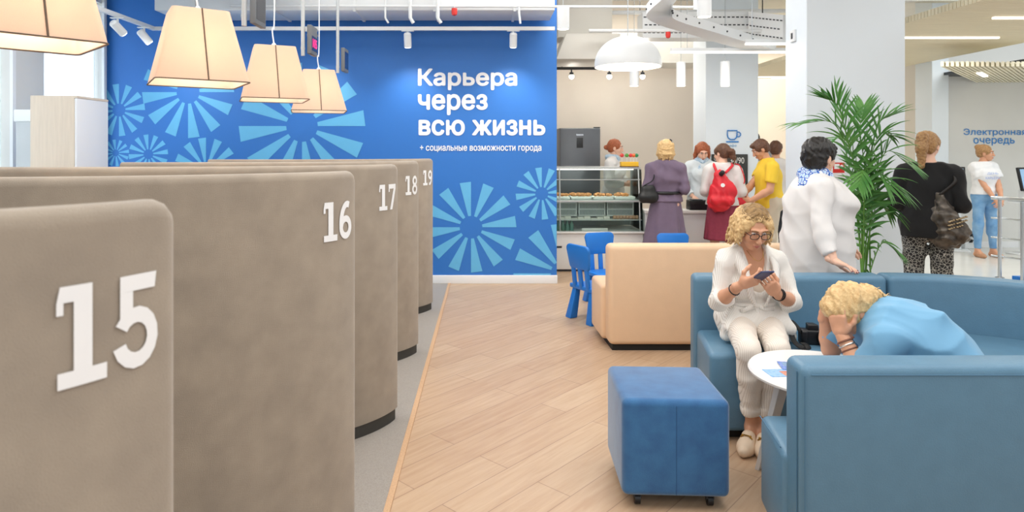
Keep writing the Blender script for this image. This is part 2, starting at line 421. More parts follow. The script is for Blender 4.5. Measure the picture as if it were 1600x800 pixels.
# red sprinkler alarms
RED = mat('plastic_red', '#d2322a', .4, var=.05)
for (x, y, Y, lab) in ((710, 19, 6.8, 'small orange alarm beacon under the conduit above the slogan'), (1044, 55, 8.0, 'small red alarm beacon by the perforated tray')):
    c = P(x, y, Y)
    t = thing('alarm_beacon', lab, 'alarm', c)
    MB().lathe([(.005, .045), (.03, .04), (.032, 0), (.026, -.03), (.006, -.04)], n=16).build('lens', RED, t)
    MB().tube([(0, 0, .04), (0, 0, 4.15-c.z)], .006, 6).build('stem', WMETAL, t)
# perforated trays
def perf_tray(a, b, w, h, label, rows=3, n=26):
    a, b = Vector(a), Vector(b); d = (b-a); L_ = d.length; ux = d.normalized(); uz = Vector((0, 0, 1)); uy = uz.cross(ux).normalized()
    M = Matrix((( ux.x, uy.x, uz.x, a.x), (ux.y, uy.y, uz.y, a.y), (ux.z, uy.z, uz.z, a.z), (0, 0, 0, 1)))
    t = thing('cable_tray', label, 'cable tray', a)
    off = a
    hm = MB().box((0, -w/2, 0), (L_, w/2, h), 0, 2, M=M).mark()
    for r in range(rows):
        for i in range(n):
            x = (i+.5+(.25 if r % 2 else 0))/n*L_; z = h*(.2+.6*r/max(1, rows-1))
            if x > L_-.02: continue
            for sgn in (-1, 1):
                hm.box((x-.018, sgn*w/2-.003, z-.008), (x+.018, sgn*w/2+.003, z+.008), M=M)
    hm.tube([M @ Vector((L_*.2, 0, h)), (M @ Vector((L_*.2, 0, h))).xy.to_3d()+Vector((0, 0, 4.15))], .008, 6)
    hm.build('tray_body', [WMETAL, DARK], t, off=off, smooth=0)
perf_tray(P(1000, 62, 8.6), P(1176, 62, 8.6), .3, .34, 'wide perforated cable tray over the counter, straight run')
perf_tray(P(1181, 62, 8.45), P(1236, 70, 7.9), .25, .36, 'short perforated cable tray angled behind the big column', 3, 10)
def bent_tray():
    m = MB(); pts = [P(1058, -12, 6.4), P(1036, 12, 6.5), P(1031, 27, 6.6), P(1050, 38, 6.7), P(1100, 53, 6.9), P(1150, 68, 7.2), P(1196, 80, 7.6)]
    pts = catmull(pts, 5); n = len(pts); prof = [(-.13, .0), (.13, .0), (.13, .1), (.115, .1), (.115, .015), (-.115, .015), (-.115, .1), (-.13, .1)]
    rings = []
    for i, p in enumerate(pts):
        t = (pts[min(i+1, n-1)]-pts[max(i-1, 0)]); t.z = 0; t.normalize(); s_ = Vector((0, 0, 1)).cross(t)
        rings.append([m.bm.verts.new(p+s_*x+Vector((0, 0, z))) for x, z in prof])
    for A, B in zip(rings, rings[1:]):
        for k in range(8): m.bm.faces.new([A[k], A[(k+1) % 8], B[(k+1) % 8], B[k]])
    m.bm.faces.new(rings[0]); m.bm.faces.new(rings[-1][::-1])
    t = thing('cable_tray', 'bent white cable tray sweeping from the ceiling toward the big column', 'cable tray', pts[0])
    h = m.mark()
    for i in range(2, n-2, 2):
        for sg in (-.131, .131):
            tt = (pts[i+1]-pts[i-1]); tt.z = 0; tt.normalize(); s_ = Vector((0, 0, 1)).cross(tt); h.ball(pts[i]+s_*sg+Vector((0, 0, .05)), .011, u=8, v=6)
    h.build('tray_body', [WMETAL, DARK], t, off=pts[0])
bent_tray()
perf_tray((3.6, 7.5, 3.16), (4.62, 7.3, 3.16), .5, .5, 'perforated grey tray right of the big column above the slatted ceiling', 4, 22)
perf_tray((4.3, 6.98, 3.2), (5.2, 6.98, 3.2), .1, .45, 'perforated tray high at the top of the picture right of the big column', 4, 22)

# slatted wooden ceilings at right
SLAT = mat('slat_wood', '#e6dcc0', .55, var=.05, vscale=6, stretch=(.5, 6, 1))
m = MB(); y = 5.2
while y < 12.6:
    x1 = 7.1 if y < 10.9 else 7.1
    m.box((4.7, y, 3.0), (x1, y+.042, 3.07)); y += .052
structure(m.build('ceiling_slats', SLAT, smooth=0))
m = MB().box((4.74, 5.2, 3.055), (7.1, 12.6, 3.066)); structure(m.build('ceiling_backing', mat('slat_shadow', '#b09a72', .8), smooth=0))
SL2 = mat('slat_pale_wood', '#e3dcc4', .55, var=.04, vscale=6)
m = MB(); x = 4.9
while x < 11:
    a = Vector((x, 8.38, 0)); L_ = 2.0
    p = [(x, 8.38), (x+.04, 8.38), (x+.04+L_, 8.38+L_), (x+L_, 8.38+L_)]
    p = [(u, v) for u, v in p]
    if x > 5.9: m.prism(p, 2.68, 2.745)
    x += .066
structure(m.build('ceiling_slats', SL2, smooth=0))
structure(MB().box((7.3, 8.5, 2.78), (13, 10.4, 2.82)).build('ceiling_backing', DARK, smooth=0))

# lamps at ceiling
def led_bar(a, b, label, w=.045, h=.05, hang=True, glow=6):
    a, b = Vector(a), Vector(b); t = thing('linear_lamp', label, 'ceiling lamp', a, group='linear ceiling lamps'); d = b-a
    dn = d.normalized(); s_ = Vector((0, 0, 1)).cross(dn)
    def bar(z0, z1, ww, e=0):
        q = [(-s_*ww/2-dn*e), (s_*ww/2-dn*e), (s_*ww/2+d+dn*e), (-s_*ww/2+d+dn*e)]
        return [(p.x, p.y) for p in q], z0, z1
    MB().prism(*bar(.012, h, w)).build('housing', WMETAL, t)
    MB().prism(*bar(-.008, .0118, w*.9)).build('diffuser', LED, t)
    if glow:
        l = bpy.data.lights.new('led_light', 'AREA'); l.shape = 'RECTANGLE'; l.size = d.length; l.size_y = w*.8; l.energy = glow; l.color = (1, .97, .92)
        o = bpy.data.objects.new('led_light', l); COL.objects.link(o); o.parent = t; o.location = d/2+Vector((0, 0, -.012)); o.rotation_euler = (0, 0, math.atan2(d.y, d.x))
    if hang:
        for f_ in (.12, .88): MB().tube([d*f_+Vector((0, 0, h)), d*f_+Vector((0, 0, 4.15-a.z))], .003, 6).build('wire', CHROME, t)
led_bar(P(1048, 82, 7.5), P(1262, 83.5, 7.5), 'long glowing linear lamp in front of the white café column')
led_bar(P(1165, 69, 6.98), P(1250, 69, 6.98), 'short-looking glowing linear lamp just above the long one')
for x0, x1, y, Y, lab in ((1396, 1560, 58, 8.0, 'linear lamp across the wooden slats beside the big column'), (1552, 1660, 26, 6.8, 'linear lamp in wooden slats at the upper picture corner'), (1180, 1250, 123, 12.3, 'linear lamp on the far slats between the two columns, higher of two'), (1206, 1260, 133, 12.45, 'linear lamp on the far slats between the two columns, lower of two')):
    a, b = P(x0, y, Y), P(x1, y, Y); a.z = b.z = 2.985; led_bar(a, b, lab, hang=False, glow=13)
led_bar((6.9, 8.95, 2.66), (7.3, 9.35, 2.66), 'short tilted lamp bar set in the far pale slats', .07, .03, hang=False)

def can(c, r, h, label, glow=True):
    t = thing('cylinder_pendant', label, 'pendant lamp', c, group='white cylinder pendants')
    MB().lathe([(r*.88, .005), (r, 0), (r, h), (r*.97, h+.006), (.01, h+.008)], n=28).build('housing', WMETAL, t)
    MB().lathe([(.001, .0), (r*.86, .003), (r*.86, .012), (.001, .013)], n=28, cap=False).build('lens', GLOW if glow else LED, t)
    MB().tube([(0, 0, h), (0, 0, 4.15-c[2])], .003, 6).build('cord', CHROME, t)
for x, y0, y1, wpx, Y, lab in ((1064, 98, 135, 14, 7.9, 'white cylinder pendant left of the café column'), (1133, 97, 135, 14, 7.9, 'white cylinder pendant in front of the café column'), (991, 100, 135, 14, 8.1, 'white cylinder pendant showing below the dome lamp'), (1100.5, -16, 27, 22, 5.0, 'large white cylinder pendant at the top edge of the picture'), (880, 11, 46, 19, 6.4, 'short white cylinder pendant by the end of the blue wall')):
    c = P(x, y1, Y); can(c, wpx/2000*Y, (y1-y0)/1000*Y, lab)
def dome():
    c = P(981, 105, 5.8); k = 5.8/1000; R = 51.5*k; H = 48*k
    t = thing('dome_pendant', 'big white dome pendant lamp hanging over the display case', 'pendant lamp', c)
    prof = [(R, 0)]+[(R*math.cos(a)**.9, .02+(H-.02)*math.sin(a)) for a in [i*PI/2/14 for i in range(0, 14)]]+[(.004, H)]
    MB().lathe(prof, n=48, cap=False).build('shade', WMETAL, t)
    MB().lathe([(r*.97, max(.001, z-.012)) for r, z in prof], n=48, cap=False).build('lining', mat('lining_white', '#fffaf2', .6, emit=.35), t)
    MB().ball((0, 0, .08), .05).build('bulb', GLOW, t)
    MB().tube([(0, 0, H), (0, 0, 4.15-c.z)], .004, 6).build('cord', CHROME, t)
    l = bpy.data.lights.new('dome_bulb', 'POINT'); l.energy = 18; l.color = (1, .93, .82); l.shadow_soft_size = .06
    o = bpy.data.objects.new('dome_bulb', l); COL.objects.link(o); o.parent = t; o.location = (0, 0, .0)
dome()
# spotlight rail on the blue wall
def rail():
    pts = [P(120, -10, 5.6), P(178, 16, 6.25), P(243, 43, 7.15), P(866, 47, 7.15)]; pts[0].z = pts[1].z = pts[2].z = pts[3].z = 2.945
    pts[1].x = -3.72; pts[1].y = 6.2; pts[2].x = -3.71; pts[0].x = -3.73; pts[0].y = 5.0
    t = thing('track_rail', 'white spotlight track rail along the top of the blue wall', 'track rail', pts[3])
    MB().box((-3.73, 4.6, 2.92), (-3.69, 7.13, 2.96)).box((-3.73, 7.13, 2.92), (.77, 7.17, 2.96)).build('rail', WMETAL, t, off=pts[3])
    m = MB()
    for x in (-3.2, -2, -.9, .3): m.box((x-.01, 7.17, 2.93), (x+.01, 7.6, 2.95))
    m.build('wall_bracket', WMETAL, t, off=pts[3])
    for (p, rot, lab, en) in (((-3.71, 6.45, 2.92), (.9, .0, -.4), 'white track spotlight glowing beside the nearest pendant shade', 8), ((-3.71, 6.95, 2.92), (.7, 0, -.8), 'tilted white track spotlight at the bend of the rail', 8), ((-1.95, 7.15, 2.92), (.35, 0, 0), 'white track spotlight half behind the red digit display', 10), ((P(637, 50, 7.15).x, 7.15, 2.92), (.3, 0, 0), 'white track spotlight above the slogan start', 14), ((P(802, 50, 7.15).x, 7.15, 2.92), (.3, 0, 0), 'white track spotlight near the rail end above the slogan', 14)):
        s_ = thing('track_spotlight', lab, 'spotlight', p, group='white track spotlights')
        MB().box((-.07, -.018, -.012), (.07, .018, 0), .004).tube([(0, 0, -.01), (0, 0, -.06)], .011, 10).build('bracket', WMETAL, s_)
        M = Matrix.Translation((0, 0, -.1)) @ Matrix.Rotation(rot[2], 4, 'Z') @ Matrix.Rotation(rot[0], 4, 'X')
        MB().lathe([(.03, -.09), (.042, -.085), (.042, .06), (.03, .075), (.004, .078)], n=20, M=M).build('head', WMETAL, s_)
        MB().lathe([(.001, -.088), (.033, -.087), (.033, -.092), (.001, -.0925)], n=20, M=M, cap=False).build('lens', GLOW, s_)
        l = bpy.data.lights.new('track_beam', 'SPOT'); l.energy = en*2.2; l.spot_size = 2.0; l.spot_blend = 1; l.color = (1, .97, .93); l.shadow_soft_size = .04
        o = bpy.data.objects.new('track_beam', l); COL.objects.link(o); o.parent = s_; o.location = M @ Vector((0, 0, -.11)); o.rotation_euler = (rot[0], 0, rot[2])
rail()
def cafe_rail():
    a, b = P(868, 107, 9.9), P(1010, 107, 9.9)
    t = thing('track_rail', 'black café track rail with round bulbs behind the dome lamp', 'track rail', a)
    MB().box(a-Vector((0, .02, .02)), b+Vector((0, .02, .02))).tube([a+Vector((.1, 0, 0)), a+Vector((.1, 0, 1.4))], .006, 6).tube([b-Vector((.1, 0, 0)), b+Vector((-.1, 0, 1.4))], .006, 6).build('rail', BLACK, t, off=a)
    for x, lab in ((893, 'bare bulb spotlight on the black rail nearest the blue wall'), (952, 'bare bulb spotlight on the black rail below the dome lamp edge'), (1004, 'bare bulb spotlight on the black rail farthest from the blue wall')):
        p = P(x, 109, 9.9); s_ = thing('bulb_spotlight', lab, 'spotlight', p, group='bulbs on the black rail')
        MB().tube([(0, 0, 0), (0, 0, -.04)], .012, 8).lathe([(.03, -.04), (.035, -.08), (.03, -.085)], n=16).build('socket', DARK, s_)
        MB().ball((0, 0, -.105), .04).build('bulb', GLOW, s_)
        l = bpy.data.lights.new('cafe_bulb', 'POINT'); l.energy = 11; l.color = (1, .94, .86); l.shadow_soft_size = .05; o = bpy.data.objects.new('cafe_bulb', l); COL.objects.link(o); o.parent = s_; o.location = (0, 0, -.2)
cafe_rail()
# ------------------------------------------------------------------ booth screens with numbers
def felt():
    m = mat('felt_taupe', '#94887a', .92, col2='#a39686', vscale=9, bump=.25, bscale=420, sheen=.35)
    return m
def stroke_digit(m, d, ox, w, fn):
    """slab digits as flat stroke polygons in a cell of width w, height 1; fn maps (u, v) to a point"""
    def poly(pts): m.faces([fn(ox+x*w, y) for x, y in pts], [tuple(range(len(pts)))])
    def arc(cx, cy, rx, ry, a0, a1, t=.27, n=14, ty=.17):
        for i in range(n):
            a, b = (math.radians(a0+(a1-a0)*k/n) for k in (i, i+1))
            q = [(cx+rx*math.cos(a), cy+ry*math.sin(a)), (cx+rx*math.cos(b), cy+ry*math.sin(b)), (cx+(rx-t)*math.cos(b), cy+(ry-ty)*math.sin(b)), (cx+(rx-t)*math.cos(a), cy+(ry-ty)*math.sin(a))]
            poly(q)
    if d == '1':
        poly([(.38, 0), (.72, 0), (.72, 1), (.38, 1)]); poly([(.08, .84), (.38, .84), (.38, 1), (.14, 1)]); poly([(.08, .72), (.2, .72), (.2, .84), (.08, .84)]); poly([(.1, 0), (.38, 0), (.38, .16), (.1, .16)]); poly([(.72, 0), (1, 0), (1, .16), (.72, .16)])
    elif d == '5':
        poly([(.12, .83), (.92, .83), (.96, 1), (.12, 1)]); poly([(.12, .46), (.4, .5), (.4, .83), (.12, .83)])
        arc(.48, .33, .52, .33, -165, 150)
    elif d == '6':
        arc(.5, .31, .5, .31, 0, 360, n=24); arc(.62, .42, .62, .58, 70, 190, .29)
    elif d == '9':
        arc(.5, .69, .5, .31, 0, 360, n=24); arc(.38, .58, .62, .58, -110, 10, .29)
    elif d == '7':
        poly([(.0, .82), (.98, .82), (.98, 1), (0, 1)]); poly([(.0, .7), (.14, .7), (.14, .82), (0, .82)]); poly([(.18, 0), (.5, 0), (.98, .82), (.66, .82)])
    elif d == '8':
        arc(.5, .73, .45, .27, 0, 360, .26, 24, .15); arc(.5, .28, .5, .28, 0, 360, .27, 24, .15)
PLAN = [(0, 0), (-.045, -.11), (-.115, -.215), (-.22, -.32), (-.42, -.47), (-.74, -.61), (-1.2, -.69), (-1.95, -.71)]
def screen(num, X, Y, group='booth screens'):
    t = thing('booth_screen', 'taupe felt booth screen marked with the white number %s' % num, 'booth screen', (X, Y, 0), group=group)
    pts = catmull([(x, y, 0) for x, y in PLAN], 10); N = len(pts); s = [0]
    for a, b in zip(pts, pts[1:]): s.append(s[-1]+(b-a).length)
    tan = [(pts[min(i+1, N-1)]-pts[max(i-1, 0)]).normalized() for i in range(N)]
    nor = [Vector((-q.y, q.x, 0)) for q in tan]       # outward: toward the aisle and the viewer
    nor = [n if n.dot(Vector((.6, -.8, 0))) > 0 else -n for n in nor]
    T = .075; H = 1.5
    def sweep(z0, H, T, rz, inset, s_from=0, r_end=.035):
        m = MB(); rings = []
        extra = [(0, .0015), (0, .006), (0, .014), (0, .024)]
        samp = []
        for q in (.0, .002, .007, .014, .024, .035, .05): samp.append(q+s_from)
        samp += [x for x in s if x > .06+s_from]
        for q in samp:
            j = max(k for k in range(N) if s[k] <= q+1e-9); f_ = 0 if j >= N-1 else (q-s[j])/(s[j+1]-s[j])
            p = pts[j].lerp(pts[min(j+1, N-1)], f_); n = nor[j].lerp(nor[min(j+1, N-1)], f_).normalized()
            q0 = q-s_from
            k = math.sqrt(max(0, 1-(1-min(1, q0/r_end))**2)); hw = max(.001, T/2*k)
            c = p-n*(T/2+inset); rr = .05; hh = H-(rr-math.sqrt(max(0, rr*rr-(rr-min(rr, q0+.003))**2)) if rz else 0)
            r = min(rz, hw*.98); ring = [c+n*hw+Vector((0, 0, z0))]
            if rz:
                for a in range(7):
                    an = a/6*PI; ring.append(c+n*((hw-r)+r*math.cos(an) if an <= PI/2 else -(hw-r)+r*math.cos(an))+Vector((0, 0, hh-r+r*math.sin(an))))
            else: ring += [c+n*hw+Vector((0, 0, hh)), c-n*hw+Vector((0, 0, hh))]
            ring.append(c-n*hw+Vector((0, 0, z0))); rings.append([m.bm.verts.new(v) for v in ring])
        for A, B in zip(rings, rings[1:]):
            K = len(A)
            for k in range(K): m.bm.faces.new([A[k], A[(k+1) % K], B[(k+1) % K], B[k]])
        m.bm.faces.new(rings[0]); m.bm.faces.new(rings[-1][::-1]); return m
    sweep(.075, H, T, .03, 0).build('felt_panel', felt(), t, smooth=60)
    sweep(0.006, .0752, T-.02, 0, .01, .012).build('plinth', mat('plinth_dark', '#3c3a36', .6, var=.08, vscale=30), t)
    # number
    def on(q, z):
        j = max(k for k in range(N) if s[k] <= q+1e-9); f_ = (q-s[j])/(s[j+1]-s[j])
        p = pts[j].lerp(pts[j+1], f_); n = nor[j].lerp(nor[j+1], f_).normalized(); return p+n*.003+Vector((0, 0, z))
    Wd = .160; h = .146; m = MB(); s1 = .055; dw = .0745
    for i, ch in enumerate(num): stroke_digit(m, ch, i*(dw+.011), dw, lambda u, v: on(s1+Wd-u, 1.24+v*h))
    m.build('number', LETTER, t, smooth=0)
    return t
for num, X, Y in (('15', -.515, 1.09), ('16', -.508, 2.55), ('17', -.508, 3.78), ('18', -.516, 5.02), ('19', -.516, 6.38)): screen(num, X, Y)

# ------------------------------------------------------------------ fabric pendants
SHADE = mat('shade_fabric', '#e9ccb5', .85, var=.03, vscale=5, transl=.30, bump=.15, bscale=300)
LINING = mat('shade_lining', '#fff3e6', .8, transl=.45)
def fabric_lamp(c, rz, bw, tw, h, label, power=9):
    t = thing('fabric_pendant', label, 'pendant lamp', c, rz, 'square fabric pendant lamps')
    def sq(wd, n=5, r=.03):
        out = []
        for k, (sx, sy) in enumerate(((1, 1), (-1, 1), (-1, -1), (1, -1))):
            for i in range(n):
                a = k*PI/2+i/(n-1)*PI/2; out.append((sx*(wd/2-r)+r*math.cos(a), sy*(wd/2-r)+r*math.sin(a)))
        return out
    def shell(b, tp, z0, z1):
        m = MB(); A = [m.bm.verts.new((*p, z0)) for p in b]; mid = [m.bm.verts.new((p[0]*.5+q[0]*.5, p[1]*.5+q[1]*.5, (z0+z1)/2)) for p, q in zip(b, tp)]; B = [m.bm.verts.new((*p, z1)) for p in tp]; K = len(A)
        for X, Y in ((A, mid), (mid, B)):
            for k in range(K): m.bm.faces.new([X[k], X[(k+1) % K], Y[(k+1) % K], Y[k]])
        return m
    shell(sq(bw), sq(tw), 0, h).build('shade', SHADE, t, smooth=50)
    shell(sq(bw-.014), sq(tw-.014), .002, h-.002).build('lining', LINING, t, smooth=50)
    seam = mat('seam_cord', '#6b5a4b', .9, var=.05)
    m = MB()
    for rz_ in (0, PI):
        q = Matrix.Rotation(rz_, 4, 'Z'); m.tube([q @ Vector((.02, -bw/2-.001, 0)), q @ Vector((.0, -tw/2-.001, h))], .004, 6)
    m.tube([(x, y, 0) for x, y in sq(bw+.002)], .0035, 5, closed=True)
    m.build('seam', seam, t)
    MB().tube([(0, -tw/2+.01, h-.01), (0, tw/2-.01, h-.01)], .004, 6).tube([(-tw/2+.01, 0, h-.01), (tw/2-.01, 0, h-.01)], .004, 6).lathe([(.02, h-.06), (.025, h-.05), (.022, h+.02), (.008, h+.04)], n=14).build('fitting', WMETAL, t)
    MB().tube(catmull([(0, 0, h+.03), (-.012, 0, h+.15), (.004, 0, h+.3), (0, 0, 4.15-c[2])], 5), .005, 6).build('cord', LETTER, t)
    MB().ball((0, 0, h*.55), .045).build('bulb', GLOW, t)
    l = bpy.data.lights.new('pendant_bulb', 'POINT'); l.energy = power; l.color = (1, .89, .76); l.shadow_soft_size = .07
    o = bpy.data.objects.new('pendant_bulb', l); COL.objects.link(o); o.parent = t; o.location = (0, 0, h*.45)
for x, Y, z, rz, lab in ((44, 2.45, 1.99, .80, 'largest-looking fabric pendant lamp cut by the upper picture corner'), (309, 3.67, 1.962, .57, 'fabric pendant lamp with slanted seam hanging beyond the corner one'), (428, 4.95, 1.967, .40, 'fabric pendant lamp third along the row before the flower wall'), (498, 6.38, 1.965, .28, 'small-looking fabric pendant lamp at the far end of the row')):
    fabric_lamp(((x-VX)/FPX*Y, Y, z), rz, .48 if 3 < Y < 5 else (.44 if Y < 3 else .52), .30 if Y > 3 else .28, .405, lab)

# hanging display boxes
def display(Y, zb, label, digits=None, mat_=None):
    X = -1.45; t = thing('queue_display', label, 'display', (X, Y, zb), group='hanging queue displays')
    MB().tube([(-.03, 0, -.02), (-.03, 0, 4.15-zb)], .016, 10).box((-.045, -.012, .03), (-.015, .012, .05)).box((-.045, -.012, .18), (-.015, .012, .2)).build('pole', mat('metal_grey', '#b9bcbd', .4, metal=.3), t)
    M = Matrix.Identity(4)
    MB().box((0, .01, 0), (.035, .20, .235), .004, M=M).build('housing', mat('display_grey', '#6b6f73', .5, var=.03), t)
    MB().box((.035, .03, .03), (.037, .185, .15 if digits else .2), M=M).build('screen_panel', mat('display_screen', '#1d3a6b', .25, var=.03) if digits or mat_ is None else mat_, t)
    if digits:
        me = text_mesh(digits, .125, .075, .02); me.materials.append(mat('led_magenta', '#e0307a', .5, emit=1.2))
        for v in me.vertices: v.co = M @ Vector((.0375+v.co.z, .045+v.co.x, .055+v.co.y))
        put('digits', me, t)
display(3.92, 2.362, 'dark grey queue display cut by the top edge between two pendants', mat_=mat('display_dark', '#45474a', .5))
display(5.18, 2.366, 'hanging queue display with red digits beside the third pendant', '105')
display(6.40, 2.375, 'hanging queue display with plain blue screen nearest the slogan')

# wardrobe and odds at the left wall
OAK = mat('oak_pale', '#d9cbb9', .55, var=.05, vscale=5, stretch=(9, 9, .7))
def wardrobe():
    x0, x1, y0, y1, H = -3.985, -3.58, 5.6, 6.07, 2.04
    t = thing('wardrobe', 'tall pale wood wardrobe with a white door at the far window', 'wardrobe', (x0, y0, 0))
    o = (x0, y0, 0)
    MB().box((x0, y0, 0), (x1-.02, y0+.018, H)).box((x0, y1-.018, 0), (x1-.02, y1, H)).box((x0, y0+.018, 0), (x0+.018, y1-.018, H)).box((x0, y0, H), (x1, y1, H+.02)).box((x0+.018, y0+.018, .06), (x1-.02, y1-.018, .08)).build('carcass', OAK, t, off=o)
    MB().box((x1-.02, y0+.003, .06), (x1, y1-.003, H-.003), .002).build('door', mat('door_white', '#e4e6ea', .4), t, off=o)
    MB().tube([(x1, y1-.05, .95), (x1+.03, y1-.05, .97), (x1+.03, y1-.05, 1.18), (x1, y1-.05, 1.2)], .006, 8).build('handle', CHROME, t, off=o)
wardrobe()
t = thing('wall_box', 'small white electric box on a grey stand left of the wardrobe', 'electric box', P(36, 200, 5.9))
MB().box((-.09, 0, .06), (.09, .12, .17), .008).build('box', WMETAL, t)
MB().box((.09, .02, .08), (.12, .09, .15)).build('socket', DARK, t)
MB().box((-.08, .02, .06-1.79), (.08, .15, .06)).build('stand', mat('metal_grey', '#b9bcbd', .4, metal=.3), t)

# ------------------------------------------------------------------ upholstery
LEATHER = mat('leatherette_blue', '#597f98', .42, var=.04, vscale=14, bump=.12, bscale=160, spec=.4)
PEACH = mat('leatherette_peach', '#e6c4a2', .5, var=.02, vscale=10, bump=.1, bscale=160, spec=.35)
VELVET = mat('velvet_blue', '#265a8c', .8, col2='#336c9e', vscale=14, bump=.2, bscale=240, sheen=.5)
BASE = mat('sofa_base', '#1b1a19', .7, var=.1)
def arc_pts(c, r, a0, a1, n): return [(c[0]+r*math.cos(math.radians(a0+(a1-a0)*i/n)), c[1]+r*math.sin(math.radians(a0+(a1-a0)*i/n))) for i in range(n+1)]
def sofa(name, label, cat, seat, back, base, zs, zb, m, loc, r=.03, seams=True):
    t = thing(name, label, cat, loc)
    MB().prism(seat, .05, zs, r, 4, ang=45).build('seat', m, t, off=loc, smooth=50)
    MB().prism(back, .05, zb, r*1.15, 4, ang=45).build('backrest', m, t, off=loc, smooth=50)
    MB().prism(base, 0, .052).build('base', BASE, t, off=loc)
    return t
# straight module
sofa('sofa', 'straight blue leatherette sofa module with the person in glasses', 'sofa', [(1.215, 3.47), (2.465, 3.47), (2.485, 3.965), (1.305, 3.965)], [(1.285, 3.955), (2.488, 3.955), (2.492, 4.125), (1.315, 4.125)], [(1.26, 3.53), (2.42, 3.53), (2.45, 4.09), (1.34, 4.09)], .475, .80, LEATHER, (1.85, 3.8, 0))
# curved module
C0 = (2.5, 2.92)
sofa('sofa', 'curved blue leatherette sofa module behind the bent-over person', 'sofa', arc_pts(C0, 1.045, 90, 14, 24)+arc_pts(C0, .56, 14, 90, 16), arc_pts(C0, 1.205, 90, 14, 24)+arc_pts(C0, 1.035, 14, 90, 24), arc_pts(C0, 1.16, 88, 16, 20)+arc_pts(C0, .62, 16, 88, 14), .475, .80, LEATHER, (3.1, 3.5, 0), .028)
# module in front, seen from behind
t = sofa('armchair', 'blue leatherette armchair module seen from behind, closest to the camera', 'armchair', [(1.125, 2.42), (2.55, 2.42), (2.55, 2.79), (1.195, 2.79)], [(1.135, 2.30), (2.56, 2.30), (2.56, 2.46), (1.145, 2.46)], [(1.19, 2.34), (2.5, 2.34), (2.5, 2.74), (1.24, 2.74)], .432, .802, LEATHER, (1.85, 2.5, 0))
SEAM = mat('sofa_seam', '#46708c', .6, var=.03)
MB().tube([(1.146, 2.2985, .06), (1.146, 2.2985, .77)], .0022, 6).tube([(1.17, 2.2985, .772), (2.53, 2.2985, .772)], .0022, 6).tube([(1.1335, 2.335, .06), (1.1345, 2.335, .775)], .0022, 6).build('seam', SEAM, t, off=(1.85, 2.5, 0))
MB().tube([(1.14, 2.475, .4325), (1.185, 2.765, .4325)], .0022, 6).build('seam', SEAM, t, off=(1.85, 2.5, 0))
# peach sofa
sofa('sofa', 'peach leatherette sofa seen from behind near the blue chairs', 'sofa', [(.935, 5.18), (2.42, 5.18), (2.42, 5.62), (.925, 5.62)], [(.968, 5.02), (2.42, 5.02), (2.42, 5.2), (.965, 5.2)], [(1.0, 5.06), (2.38, 5.06), (2.38, 5.57), (.98, 5.57)], .49, .835, PEACH, (1.65, 5.3, 0), .035)
# pouf
def pouf():
    c = Vector((.845, 3.03, 0)); t = thing('pouf', 'blue velvet cube pouf on small wheels standing on the wood floor', 'pouf', c, -.045)
    m = MB().box((-.235, -.23, .058), (.235, .235, .485), .03, 5)
    m.build('cushion', VELVET, t, smooth=50)
    s_ = MB()
    for x in (0,): s_.tube([(x, -.2306, .07), (x, -.2306, .46)], .0012, 5)
    s_.build('seam', mat('velvet_seam', '#284f7c', .8), t)
    for sx in (-1, 1):
        for sy in (-1, 1):
            w_ = MB().tube([(sx*.16-.012, sy*.17, .024), (sx*.16+.012, sy*.17, .024)], .024, 16).build('wheel', BLACK, t)
            MB().box((sx*.16-.018, sy*.17-.014, .03), (sx*.16+.018, sy*.17+.014, .06), .003).build('caster', DARK, t)
pouf()
# round table
TOPW = mat('laminate_white', '#f1efec', .3, var=.01)
def table():
    c = Vector((1.545, 2.92, 0)); t = thing('coffee_table', 'low round white table with magazines between the blue seats', 'table', c)
    MB().lathe([(.30, .545), (.322, .552), (.325, .562), (.318, .572), (.002, .5722)], n=64).build('tabletop', TOPW, t, smooth=40)
    for a in (128, 248, 8):
        d = Vector((math.cos(math.radians(a)), math.sin(math.radians(a)), 0)); s_ = Vector((-d.y, d.x, 0))
        A = d*.13; B = d*.235
        if a == 248: B = d*.12+Vector((.03, .0, 0)); A = d*.10
        if a == 128: A = Vector((-.138, .08, 0)); B = Vector((-.18, .265, 0))
        m = MB(); q = []
        for p, z, wd, th in ((B, 0, .032, .02), (A, .546, .052, .026)):
            q.append([p+s_*wd/1+d*th/2, p-s_*wd/1+d*th/2, p-s_*wd/1-d*th/2, p+s_*wd/1-d*th/2]); q[-1] = [Vector((v.x, v.y, z)) for v in q[-1]]
        m.faces(q[0]+q[1], [(3, 2, 1, 0), (4, 5, 6, 7), (0, 1, 5, 4), (1, 2, 6, 5), (2, 3, 7, 6), (3, 0, 4, 7)])
        m.build('leg', TOPW, t)
table()
def paper(name, c, rz, w_, h_, z, label, mats, group='leaflets on the round table', curl=0):
    t = thing(name, label, 'leaflet', (c[0], c[1], z), rz, group)
    m = MB().box((-w_/2, -h_/2, 0), (w_/2, h_/2, .003)).build('sheets', mats[0], t, smooth=0)
    p = MB()
    k = random.Random(int(c[0]*1000))
    for i, (x0, y0, x1, y1) in enumerate(mats[2]): p.box((x0*w_, y0*h_, .003), (x1*w_, y1*h_, .0034))
    p.build('cover_print', mats[1], t, smooth=0); return t
SKYB = mat('leaflet_blue', '#7fb2e4', .4, col2='#a9c9ee', vscale=60); PINK = mat('leaflet_skin', '#e0a58c', .4, col2='#c06a58', vscale=90); DBL = mat('leaflet_deep', '#3f6fc4', .4, col2='#a4b7e6', vscale=140); GRYB = mat('leaflet_greyblue', '#8fb0cf', .4, col2='#7a94b4', vscale=90)
ZT = .5724
